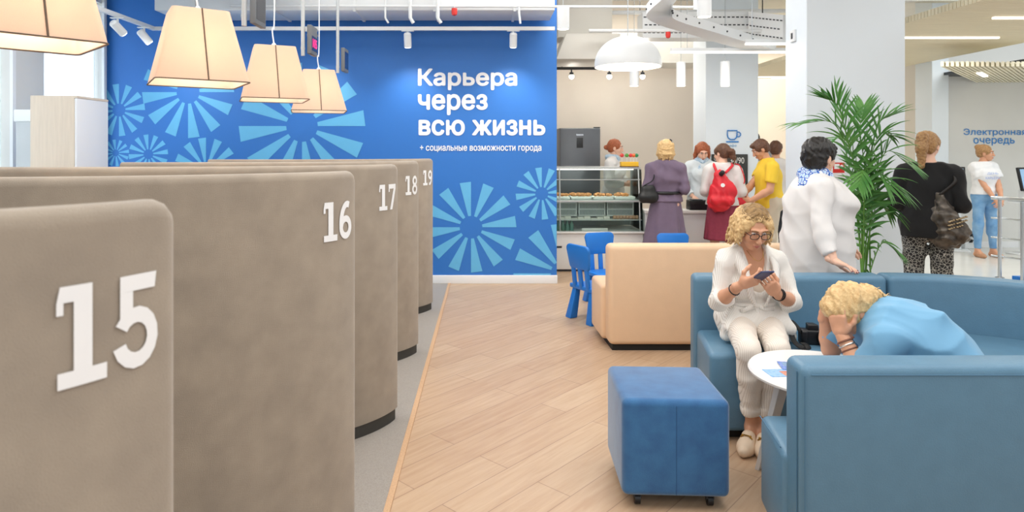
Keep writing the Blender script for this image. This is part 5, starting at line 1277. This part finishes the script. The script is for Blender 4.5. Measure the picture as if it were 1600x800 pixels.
    # bracelets, necklace, pocket badge
    def band(n, t, r, col, name='bracelet'):
        c = f.el[n].lerp(f.wr[n], t); ax = (f.wr[n]-f.el[n]).normalized(); u = ax.cross(V3(0, 0, 1)).normalized(); v = ax.cross(u)
        f.mb(MB().tube([c+(u*math.cos(a)+v*math.sin(a))*.031 for a in [i*2*PI/18 for i in range(18)]], r, 6, closed=True), name, col)
    band('R', .72, .0035, BLACK); band('L', .80, .005, BLACK); band('L', .9, .004, BLACK)
    m = MB(); m.tube(catmull([f.N+V3(-.055, -.035, .02), f.N+V3(-.03, -.088, -.03), f.N+V3(0, -.10, -.05), f.N+V3(.03, -.088, -.03), f.N+V3(.055, -.035, .02)], 5), .0015, 5); f.mb(m, 'necklace', mat('brass', '#b8904a', .3, metal=1))
    return f
hero = seated()
def phone():
    c = V3(1.478, 3.432, .905); t = thing('phone', 'dark blue phone held in both hands by the person in the pinstriped suit', 'phone', c)
    M = Matrix.Rotation(.12, 4, 'Z') @ Matrix.Rotation(math.radians(60), 4, 'X')
    MB().box((-.037, -.005, -.075), (.037, .005, .075), .0045, 3, M=M).build('case', mat('phone_case', '#3d4468', .4, var=.05), t)
    MB().box((-.033, .0051, -.07), (.033, .0056, .07), M=M).build('screen', mat('phone_screen', '#20242c', .15), t)
    MB().tube([M @ V3(.022, -.005, .06), M @ V3(.022, -.0075, .06)], .007, 12).build('phone_lens', BLACK, t)
phone()

# 2 bent-over person at the table
def bent():
    f = Fig((2.15, 2.75, 0), PI/2, 1.70, 1.12, 1.15)
    f.P = V3(2.03, 2.74, .55); f.C = V3(1.885, 2.84, .735); f.N = V3(1.765, 2.90, .80); f.pr = V3(.12, .99, 0); f.cr = V3(.2, .97, 0).normalized()
    f.sh = {'L': V3(1.71, 2.71, .762), 'R': V3(1.76, 3.07, .765)}; f.el = {'L': V3(1.638, 2.775, .608), 'R': V3(1.66, 3.08, .62)}; f.wr = {'L': V3(1.590, 2.86, .755), 'R': V3(1.62, 3.06, .80)}
    f.hip = {'L': V3(1.98, 2.68, .52), 'R': V3(2.0, 2.84, .52)}; f.kn = {'L': V3(1.92, 3.02, .49), 'R': V3(1.98, 3.12, .49)}; f.an = {'L': V3(1.98, 3.08, .09), 'R': V3(2.06, 3.17, .09)}; f.toe = {'L': V3(1.92, 3.22, .034), 'R': V3(2.0, 3.31, .034)}
    f.set_head(V3(1.668, 2.93, .842), PI/2+.1, 1.0, .0)
    f.hand = {'L': dict(d=(-.18, .12, .96), nrm=(.75, .6, .1), curls=(.5, .55, .6, .7), thumb=.3, spread=.05), 'R': dict(d=(.2, -.1, .95), nrm=(.9, -.4, -.1), curl=.6, thumb=.4)}
    f.make('person in a light blue shirt bent over the round table, head in hand', SKIN2, .010, .006, .0032, brow='#8a6a45')
    T = mat('shirt_blue', '#72a6c8', .8, var=.03, vscale=8, sheen=.15)
    b = Blob(); f.torso(b, .026); 
    b.ell(f.C.lerp(f.N, .3)+V3(.0, 0, .03), (.17, .19, .13), None, .06); b.ell(f.C.lerp(f.P, .45)+V3(0, 0, .025), (.19, .19, .14), None, .07); b.cone(f.P, f.P+V3(.03, -.02, -.08), .15, .16, .06)
    for n in 'LR': f.arm(b, n, .034, .0, .88, .012, tail=.072)
    b.ell(f.N+V3(-.06, .02, .03), (.06, .06, .06), None, .015, sub=True)
    V, F = b.mesh(.008, (.011, 22, 12), [((0, 0, .475), (0, 0, -1))]); f.part('shirt', V, F, T)
    f.trousers(mat('jeans_dark', '#3a4a63', .85, var=.08, vscale=40), 1.88, .012); f.shoes(SHOEB, high=True)
    R = np.array(f.HR)
    def bun(b):
        b.ell(f.h(0, -.105, -.03), (.058, .055, .055), R, .015); b.ell(f.h(.0, -.118, -.085), (.052, .045, .045), R, .015)
        b.ell(f.h(0, .03, .08), (.07, .05, .05), R, .02)
    f.hair(HBLOND, 'tied', .0048, 1.03, bun, fold=(.004, 95, 7))
    g = random.Random(3); m = MB()
    for i in range(46):
        a = g.uniform(0, 2*PI); p = f.h(.05*math.cos(a), -.14, -.06+.05*math.sin(a)); e = p+Vector((g.uniform(-.03, .03), g.uniform(-.03, .03), g.uniform(.0, .02))); m.tube([p, (p+e)/2+V3(0, 0, .008), e], [.0022, .0018, .0006], 5)
    f.mb(m, 'stray_hair', HBLOND, 180)
    for t_, col in ((.62, mat('bracelet_brown', '#7a4a34', .5)), (.74, mat('bracelet_silver', '#cfc6be', .3, metal=1)), (.84, mat('bracelet_brown', '#7a4a34', .5))):
        c = f.el['L'].lerp(f.wr['L'], t_); ax = (f.wr['L']-f.el['L']).normalized(); u = ax.cross(V3(0, 1, 0)).normalized(); v = ax.cross(u)
        f.mb(MB().tube([c+(u*math.cos(a)+v*math.sin(a))*.0325 for a in [i*2*PI/18 for i in range(18)]], .0042, 6, closed=True), 'bracelet', col)
bent()

# 3 standing person in white shirt by the sofa
def white_shirt():
    f = Fig((2.33, 4.50, 0), math.radians(-95), 1.655, 1.3, 1.55)
    f.wr['R'] = V3(2.235, 4.115, .872); f.el['R'] = V3(2.215, 4.235, 1.09)
    f.arm_to('L', (2.6, 4.62, .9), V3(-.5, .6, 0))
    f.sh['R'] = V3(2.265, 4.30, 1.33); f.set_head(V3(2.335, 4.47, 1.528), math.radians(-68), .05, 0, 1.03)
    f.hand = {'R': dict(d=(.72, -.58, -.30), nrm=(.1, -.25, -.95), curls=(.10, .14, .18, .24), thumb=.1, spread=.22), 'L': dict(d=(.8, .2, -.5), nrm=(0, 0, -1), curl=.3)}
    f.make('person with short black hair in a white shirt, hand on the sofa back', SKIN, .011, .0045, .0032, brow='#2a2019')
    m = MB()
    f.hand_blob('R', **f.hand['R'])
    for p, dv, nn in f.tips: m.ball(p-nn*.0045+dv*.001, (.0062, .0062, .0035))
    f.mb(m, 'nails', NAIL, 180)
    f.top(SHIRTW, 1.82, .018, .26, 'shirt', .01, (.007, 20, 6), .010, cuff=.05, flare=.02, armo=.022, loose=.222, lf=1.02, bust=True)
    f.trousers(mat('trousers_dark', '#3b3d44', .85), 1.9); f.shoes(SHOED)
    def ex(b):
        b.ell(f.h(0, -.02, .06), (.088, .10, .082), np.array(f.HR), .02); b.ell(f.h(0, .06, .075), (.07, .045, .04), np.array(f.HR), .02)
    f.hair(HBLACK, 'short', .005, 1.12, ex, fold=(.004, 80, 9)); f.scarf(SCARF, .043, .09); b = Blob(); b.cone(f.N-f.f*.075+V3(0, 0, .02), f.N-f.f*.125+V3(0, 0, -.055)-f.r*-.06, .045, .02, .03, flat=(f.f, 1.5)); b.cone(f.N-f.f*.07+f.r*.05+V3(0, 0, .01), f.N-f.f*.10+f.r*.10+V3(0, 0, -.05), .04, .025, .03); V, F = b.mesh(.007, (.003, 60, 2)); f.part('scarf', V, F, SCARF)
    for sx in (1,): f.mb(MB().ball(f.h(.082, -.002, -.05), .0045).ball(f.h(.083, -.002, -.062), .003), 'earring', mat('brass', '#b8904a', .3, metal=1), 180)
white_shirt()

# 4 person in black sweater seen from behind
def black_sweater():
    f = Fig((3.80, 5.5, .004), math.radians(-33), 1.73, 1.12, 1.1); 
    for n, sx in (('R', 1), ('L', -1)): f.el[n] = f.L(sx*.232, -.05, 1.10); f.wr[n] = f.L(sx*.17, .17, 1.08)
    f.set_head(f.L(0, .02, 1.585), math.radians(-50), .12)
    f.hand = {'R': dict(d=f.f*.8-f.r*.5, nrm=(0, 0, 1), curl=.6), 'L': dict(d=f.f*.8+f.r*.5, nrm=(0, 0, 1), curl=.6)}
    f.make('person with a ponytail in a black sweater and patterned trousers, seen from behind', SKIN, .012, .006, .005)
    f.top(BLKFAB, 1.95, .022, .13, 'sweater', .0, (.006, 22, 14), .011, cuff=.045, flare=.02, armo=.02, loose=.165, lf=1.15)
    f.trousers(patterned('trousers_print', '#1a1b1d', '#b9b7ae', '#3a3a3a', 42, (.05, .12)), 1.92, .014, .052, fold=(.006, 18, 4)); f.shoes(SHOED)
    def pt(b): b.chain([f.h(0, -.115, .07), f.h(0, -.155, .06), f.h(-.0, -.165, -.04), f.h(.0, -.150, -.19)], [.03, .042, .044, .024], .02)
    f.hair(HLIGHT, 'tied', .006, 1.0, pt); f.mb(MB().tube([f.h(.0, -.122, .072), f.h(0, -.135, .07)], .034, 14), 'hair_tie', BLACK)
    return f
fs = black_sweater()
def hobo_bag():
    c = P(1478, 345, 5.34); t = thing('shoulder_bag', 'dark metallic slouchy bag hanging from the black sweater shoulder', 'bag', c)
    b = Blob(); ax = V3(.80, -.1, -.25).normalized()
    fl = ((.55, .83, 0), 1.6); b.cone((-.05, 0, .20), (-.02, 0, .02), .04, .09, .05, flat=fl); b.cone((-.03, 0, .02), (.0, 0, -.11), .10, .125, .05, flat=fl); b.cone((.0, 0, -.05), (.075, -.03, -.10), .10, .09, .05, flat=fl)
    V, F = b.mesh(.008, (.008, 55, 2)); np_obj('bag_body', V, F, mat('bag_metallic', '#29231f', .38, metal=.35, col2='#6f665c', vscale=16), t)
    s0 = fs.sh['R']-c+V3(0, -.0, .075)-fs.r*.045; pts = catmull([V3(-.06, -.03, .22), s0+V3(.0, -.10, -.12), s0, s0+V3(.03, .07, -.06), V3(-.04, .03, .22)], 8)
    m = MB(); rr = []
    for i, p in enumerate(pts): rr.append([m.bm.verts.new(p+V3(.022, .008, 0)), m.bm.verts.new(p-V3(.022, .008, 0))])
    for A, B in zip(rr, rr[1:]): m.bm.faces.new([A[0], A[1], B[1], B[0]])
    o = m.build('strap', mat('strap_dark', '#1d1a18', .6), t, smooth=180); x = o.modifiers.new('t', 'SOLIDIFY'); x.thickness = .008
    m = MB(); k = random.Random(2)
    for i in range(22):
        p = V3(-.03+.15*(i % 8)/8, -.080-.012*(i % 8 > 2), -.0-.03*(i//8)+.05*(i % 8)/8); m.ball(p, (.012, .012, .008), u=8, v=6)
    m.build('studs', mat('bag_studs', '#a08f72', .35, metal=.6), t)
hobo_bag()

# 5 person in white T-shirt and jeans by the far wall
def tshirt():
    f = Fig((7.38, 9.48, .004), PI, 1.66, .98); 
    f.arm_to('R', V3(7.385, 9.27, .86), V3(-1, .2, -.3)); f.arm_to('L', V3(7.475, 9.27, .845), V3(1, .2, -.3)); f.set_head(f.L(-.015, .01, 1.575), PI+.75, .08, .08)
    f.hand = {'R': dict(d=(.6, -.2, -.7), nrm=(.3, .9, 0), curl=.4), 'L': dict(d=(-.6, -.2, -.6), nrm=(0, .9, -.2), curl=.5)}
    for n, sx in (('R', -1), ('L', 1)): f.an[n] = f.base+V3(sx*.115+.02, 0, .10); f.toe[n] = f.base+V3(sx*.125+.02, -.14, .03); f.kn[n] = f.base+V3(sx*.1, -.02, .48)
    f.make('person in a white T-shirt and blue jeans standing below the blue wall lettering', SKIN2, .012, .006, .005)
    tee = f.top(mat('tee_white', '#e4e5e7', .8, var=.01), .62, .024, .0, 'tshirt', -.01, (.006, 24, 5), .010, cuff=.075, loose=.125)
    J = mat('jeans_blue', '#5a8cbb', .85, col2='#84acd0', vscale=9, bump=.1, bscale=300); f.trousers(J, 1.93, .009, .044); 
    b = f.C+V3(.0, -.16, -.01)
    for i, (tx, z) in enumerate((('ДЕНЬ', .02), ('КАРЬЕРЫ', -.045))):
        wd = .16 if i == 0 else .21; me = text_mesh(tx, wd, .036, .02, .001); me.materials.append(mat('print_lilac', '#9fb0da', .7))
        for v in me.vertices: v.co = (v.co.x-wd/2, -v.co.z, v.co.y)
        put('print', me, f.root, b+V3(-.005, -.012, z)-f.base)
    f.shoes(mat('sandal_tan', '#b98a6a', .5), .004, 'sandal')
    f.hair(HLIGHT, 'tied', .006, 1.0, lambda b: b.ell(f.h(0, -.10, .085), (.045, .045, .04), np.array(f.HR), .02))
tshirt()

# 6 barista
def barista():
    f = Fig((1.86, 9.32, 0), math.radians(-112), 1.74, 1.12, 1.1)
    f.arm_to('R', V3(2.0, 9.08, 1.10), V3(-.5, -.4, -.8)); f.arm_to('L', V3(2.06, 9.18, 1.12), V3(.3, .6, -.8)); f.set_head(f.L(0, .03, 1.58), math.radians(-108), .12)
    f.hand = {'R': dict(d=(.9, .1, .1), nrm=(0, .8, .3), curl=.5), 'L': dict(d=(.2, -.9, .1), nrm=(-.2, 0, -.9), curl=.5)}
    f.make('person in a white shirt and patterned scarf standing behind the display case', SKIN, .012, .0055, .005)
    f.top(SHIRTW, 1.8, .024, .02, 'shirt', .01, (.007, 24, 3), .011, cuff=.05, armo=.024, loose=.14)
    f.skirt(mat('apron_grey', '#5b5753', .85), 1.04, .5, .17, .20, 'apron', 5, .006); f.trousers(mat('trousers_dark', '#3b3d44', .85), 1.95); f.shoes(SHOED)
    f.hair(HRED, 'tied', .006, 1.0, lambda b: b.ell(f.h(0, -.135, -.01), (.03, .04, .035), np.array(f.HR), .02)); f.scarf(SCARF2, .034, .08)
barista()

# 7 person in mauve dress from behind
def mauve():
    f = Fig((2.22, 7.90, 0), math.radians(-12), 1.70, 1.14, 1.1)
    f.el = {'R': f.L(.225, -.06, 1.11), 'L': f.L(-.225, -.06, 1.11)}; f.wr = {'R': f.L(.17, .17, 1.10), 'L': f.L(-.18, .17, 1.08)}; f.set_head(f.L(.005, .015, 1.59), math.radians(-22), .05)
    f.hand = {'R': dict(d=f.f, nrm=(0, 0, 1), curl=.7), 'L': dict(d=f.f, nrm=(0, 0, 1), curl=.7)}
    f.make('person with a blond bob in a belted mauve dress, back turned at the counter', SKIN, .012, .006, .005)
    D = mat('dress_mauve', '#6f5f74', .8, var=.06, vscale=10, sheen=.15)
    f.top(D, 1.95, .024, .0, 'dress_top', .015, (.006, 22, 9), .011, cuff=.044, armo=.022)
    f.skirt(D, 1.06, .22, .158, .30, 'skirt', 8, .022); 
    m = MB(); c = V3(f.P.x, f.P.y, 1.06); m.tube([c+f.r*.168*math.cos(a)+f.f*.135*math.sin(a) for a in [i*2*PI/28 for i in range(28)]], .02, 8, closed=True); f.mb(m, 'belt', BLACK); f.shoes(SHOED)
    def ex(b):
        R = np.array(f.HR)
        for a in range(-6, 7):
            t = a/6*2.2; b.cone(f.h(.070*math.sin(t), -.025-.078*math.cos(t), .05), f.h(.092*math.sin(t), -.02-.10*math.cos(t), -.06), .03, .024, .02).cone(f.h(.092*math.sin(t), -.02-.10*math.cos(t), -.06), f.h(.075*math.sin(t), -.02-.082*math.cos(t), -.125-.012*(a % 3)), .022, .008, .008)
    f.hair(HBLOND, 'bob', .006, 1.02, ex, fold=(.005, 100, 11)); f.mb(MB().tube([f.h(.05, .02, .125), f.h(.06, .06, .115)], .012, 8), 'hair_clip', BLACK)
    return f
fm = mauve()
def handbag():
    c = P(1013, 303, 7.8); t = thing('handbag', 'black handbag hanging beside the mauve dress', 'bag', c)
    b = Blob(); b.cone((-.035, 0, .06), (.035, 0, .06), .05, .05, .04, flat=((0, 1, 0), 1.5)); b.cone((-.05, 0, -.04), (.05, 0, -.04), .075, .075, .05, flat=((0, 1, 0), 1.4)); V, F = b.mesh(.008, (.002, 30, 1)); np_obj('bag_body', V, F, mat('bag_black', '#1a1b1b', .4, var=.1), t)
    s_ = fm.sh['L']-c+V3(0, 0, .08)+fm.r*.04; m = MB(); m.tube(catmull([V3(-.06, -.02, .10), s_+V3(-.03, -.10, -.2), s_+V3(0, -.02, 0), s_+V3(.02, .08, -.1), V3(.06, .08, .12)], 6), .007, 8); m.build('strap', BLACK, t)
handbag()

# 8 red-haired person behind the counter
def cashier():
    f = Fig((2.975, 8.82, 0), PI-.1, 1.70, .98)
    f.arm_to('R', V3(2.80, 8.62, .95), V3(-.8, .4, -.4)); f.arm_to('L', V3(3.08, 8.60, .93), V3(.8, .4, -.4)); f.set_head(f.L(0, .045, 1.565), PI-.1, .5)
    f.hand = {'R': dict(d=(.3, -.8, -.3), nrm=(0, 0, -1), curl=.4), 'L': dict(d=(-.3, -.8, -.3), nrm=(0, 0, -1), curl=.4)}
    f.make('red-haired person in a pale shirt and scarf looking down behind the counter', SKIN, .012, .0055, .005)
    f.top(mat('shirt_pale_blue', '#d5dde2', .75, var=.02), 1.8, .024, .12, 'shirt', .01, (.007, 24, 8), .011, cuff=.048, armo=.022, loose=.13)
    f.trousers(mat('trousers_dark', '#3b3d44', .85), 1.95); f.shoes(SHOED); f.scarf(SCARF2, .032, .12)
    def ex(b):
        for sx in (-1, 1): b.chain([f.h(sx*.075, -.03, .05), f.h(sx*.09, -.01, -.06), f.h(sx*.092, .02, -.17)], [.03, .026, .014], .02)
        b.ell(f.h(0, -.01, .12), (.03, .03, .025), np.array(f.HR), .02)
    f.hair(HRED, 'long', .006, 1.02, ex)
cashier()

# 9 person with red backpack
def red_pack():
    f = Fig((2.95, 7.98, 0), math.radians(-14), 1.665, 1.05)
    f.el = {'R': f.L(.225, -.04, 1.09), 'L': f.L(-.215, -.04, 1.10)}; f.wr = {'R': f.L(.22, .19, 1.0), 'L': f.L(-.17, .18, 1.06)}; f.set_head(f.L(-.005, .02, 1.575), math.radians(32), .15)
    f.hand = {'R': dict(d=f.f, nrm=(0, 0, 1), curl=.6), 'L': dict(d=f.f, nrm=(0, 0, 1), curl=.6)}
    f.make('person in a white blouse and burgundy skirt wearing a red backpack', SKIN, .012, .006, .005)
    f.top(SHIRTW, 1.9, .022, .03, 'blouse', .01, (.007, 22, 13), .011, cuff=.046, armo=.026, loose=.13); f.skirt(mat('skirt_burgundy', '#8c3348', .8, var=.08, vscale=30), 1.02, .47, .155, .215, 'skirt', 14, .007, power=.8); f.shoes(SHOED)
    def pt(b): b.chain([f.h(0, -.11, .03), f.h(.015, -.145, .0), f.h(.03, -.14, -.08), f.h(.035, -.12, -.16)], [.03, .036, .032, .018], .02)
    f.hair(HBROWN, 'tied', .006, 1.0, pt)
    return f
fr = red_pack()
REDF = mat('nylon_red', '#d6202f', .5, var=.08, vscale=14)
def backpack():
    f = fr; c = f.L(-.03, -.19, 1.13); t = thing('backpack', 'red backpack with a small white badge on a white blouse', 'backpack', c)
    b = Blob(); fy = f.f; b.cone(f.r*-.02+V3(0, 0, .16), V3(0, 0, -.02), .075, .135, .05, flat=(fy, 1.3)); b.cone(f.r*.03+V3(0, 0, -.02), f.r*-.03+V3(0, 0, -.14), .14, .14, .05, flat=(fy, 1.3)); b.cone(f.r*-.08-fy*.07+V3(0, 0, -.13), f.r*.08-fy*.07+V3(0, 0, -.13), .065, .065, .02); 
    V, F = b.mesh(.008, (.007, 36, 7)); np_obj('bag_body', V, F, REDF, t)
    m = MB().ball(-fy*.085+V3(0, 0, .205), .03).ball(-fy*.07+V3(0, 0, .19)-f.r*.01, .03); m.build('cord_lock', BLACK, t, smooth=180)
    m = MB().lathe([(.001, -.004), (.024, -.004), (.024, .004), (.001, .005)], n=20, M=Matrix.Translation(-fy*.128+V3(0, 0, .055)) @ Matrix.Rotation(f.yaw, 4, 'Z') @ Matrix.Rotation(PI/2, 4, 'X'), cap=False); m.build('badge', LETTER, t)
    for n, sx in (('L', -1), ('R', 1)):
        s_ = f.sh[n]-c+V3(0, 0, .085)-f.r*sx*.06; pts = catmull([f.r*sx*.05+V3(0, 0, .2)+fy*.03, s_-fy*.07+V3(0, 0, -.02), s_+fy*.02, s_+fy*.12+V3(0, 0, -.1), s_+fy*.13+V3(0, 0, -.3)], 6)
        m = MB(); m.tube(pts, .016, 8); m.build('strap', REDF, t)
    o = f.sh['R']-c
backpack()
def red_purse():
    c = P(1157, 308, 7.9); t = thing('handbag', 'small red ruffled handbag on a long strap beside the backpack', 'bag', c)
    b = Blob(); b.cone((-.03, 0, .07), (.03, 0, .05), .05, .055, .03, flat=((0, 1, 0), 1.5)); b.cone((-.05, 0, -.05), (.07, 0, -.07), .07, .06, .03, flat=((0, 1, 0), 1.5)); V, F = b.mesh(.008, (.006, 60, 2)); np_obj('bag_body', V, F, REDF, t)
    s_ = fr.sh['R']-c+V3(0, 0, .08); MB().tube(catmull([V3(-.02, -.0, .11), s_+V3(.06, -.10, -.2), s_+V3(.01, -.09, -.02), s_+V3(-.02, .0, .01)], 6), .007, 6).build('strap', REDF, t)
red_purse()

# 10 man in yellow polo
def polo():
    f = Fig((3.56, 8.05, 0), math.radians(82), 1.72, 1.12, 1.25, True)
    f.arm_to('L', V3(3.25, 7.86, .96), V3(.6, -.4, -.6)); f.arm_to('R', V3(3.22, 8.10, .98), V3(.6, .4, -.6)); f.C += f.f*.01; f.N += f.f*.03
    for n in 'LR': f.sh[n] += f.f*.02
    f.set_head(f.L(0, .10, 1.575), math.radians(82), .55)
    f.hand = {'L': dict(d=(-.9, .2, .05), nrm=(.1, .8, .3), curl=.55), 'R': dict(d=(-.9, -.2, .05), nrm=(0, -.8, .3), curl=.55)}
    f.make('person in a yellow polo shirt and beige trousers looking down at his hands', SKIN2, .012, .0055, .0045)
    f.top(mat('polo_yellow', '#f2cb3c', .8, var=.03, vscale=8), .72, .020, .10, 'polo_shirt', .02, (.006, 22, 15), .011, cuff=.070, flare=.01, loose=.15); f.trousers(mat('chino_beige', '#cdc0ac', .85, var=.03), 1.95, .024, .06); f.shoes(SHOED)
    f.hair(HBROWN, 'short', .006, .98, lambda b: b.ell(f.h(0, .05, .085), (.06, .045, .03), np.array(f.HR), .02))
    c = V3(3.14, 7.98, .975); t = thing('wallet', 'small black wallet in the hands of the man in yellow', 'wallet', c); MB().box((-.05, -.06, -.035), (.05, .06, -.005), .006).prism([(-.05, -.06), (.05, -.06), (.05, .06), (-.05, .06)], 0, .012, .004, M=Matrix.Translation((.0, 0, -.003)) @ Matrix.Rotation(.35, 4, 'Y')).build('leather_fold', mat('leather_black', '#191718', .45), t)
polo()
# 11, 12 men behind
def back_men():
    f = Fig((4.16, 9.95, 0), math.radians(-30), 1.87, 1.05, 1, True); f.make('person with short dark hair mostly hidden behind the café column', SKIN2, .014, .007, .006, face=False)
    f.top(mat('shirt_grey', '#9a9ca0', .8), .7, .02, .1, 'shirt', .01, (.005, 22, 1), .014, cuff=.08); f.trousers(mat('trousers_dark', '#3b3d44', .85), 1.95, h=.014); f.shoes(SHOED); f.hair(HBLACK, 'short', .007, .98)
    f = Fig((4.10, 9.05, 0), math.radians(-35), 1.715, 1.05, 1, True); f.make('person with brown hair in a white shirt standing behind the yellow polo', SKIN2, .014, .007, .006, face=False)
    f.top(SHIRTW, 1.9, .02, .1, 'shirt', .01, (.005, 22, 2), .014, cuff=.045); f.trousers(mat('trousers_dark', '#3b3d44', .85), 1.95, h=.014); f.shoes(SHOED); f.hair(HBROWN, 'short', .007, .98)
back_men()
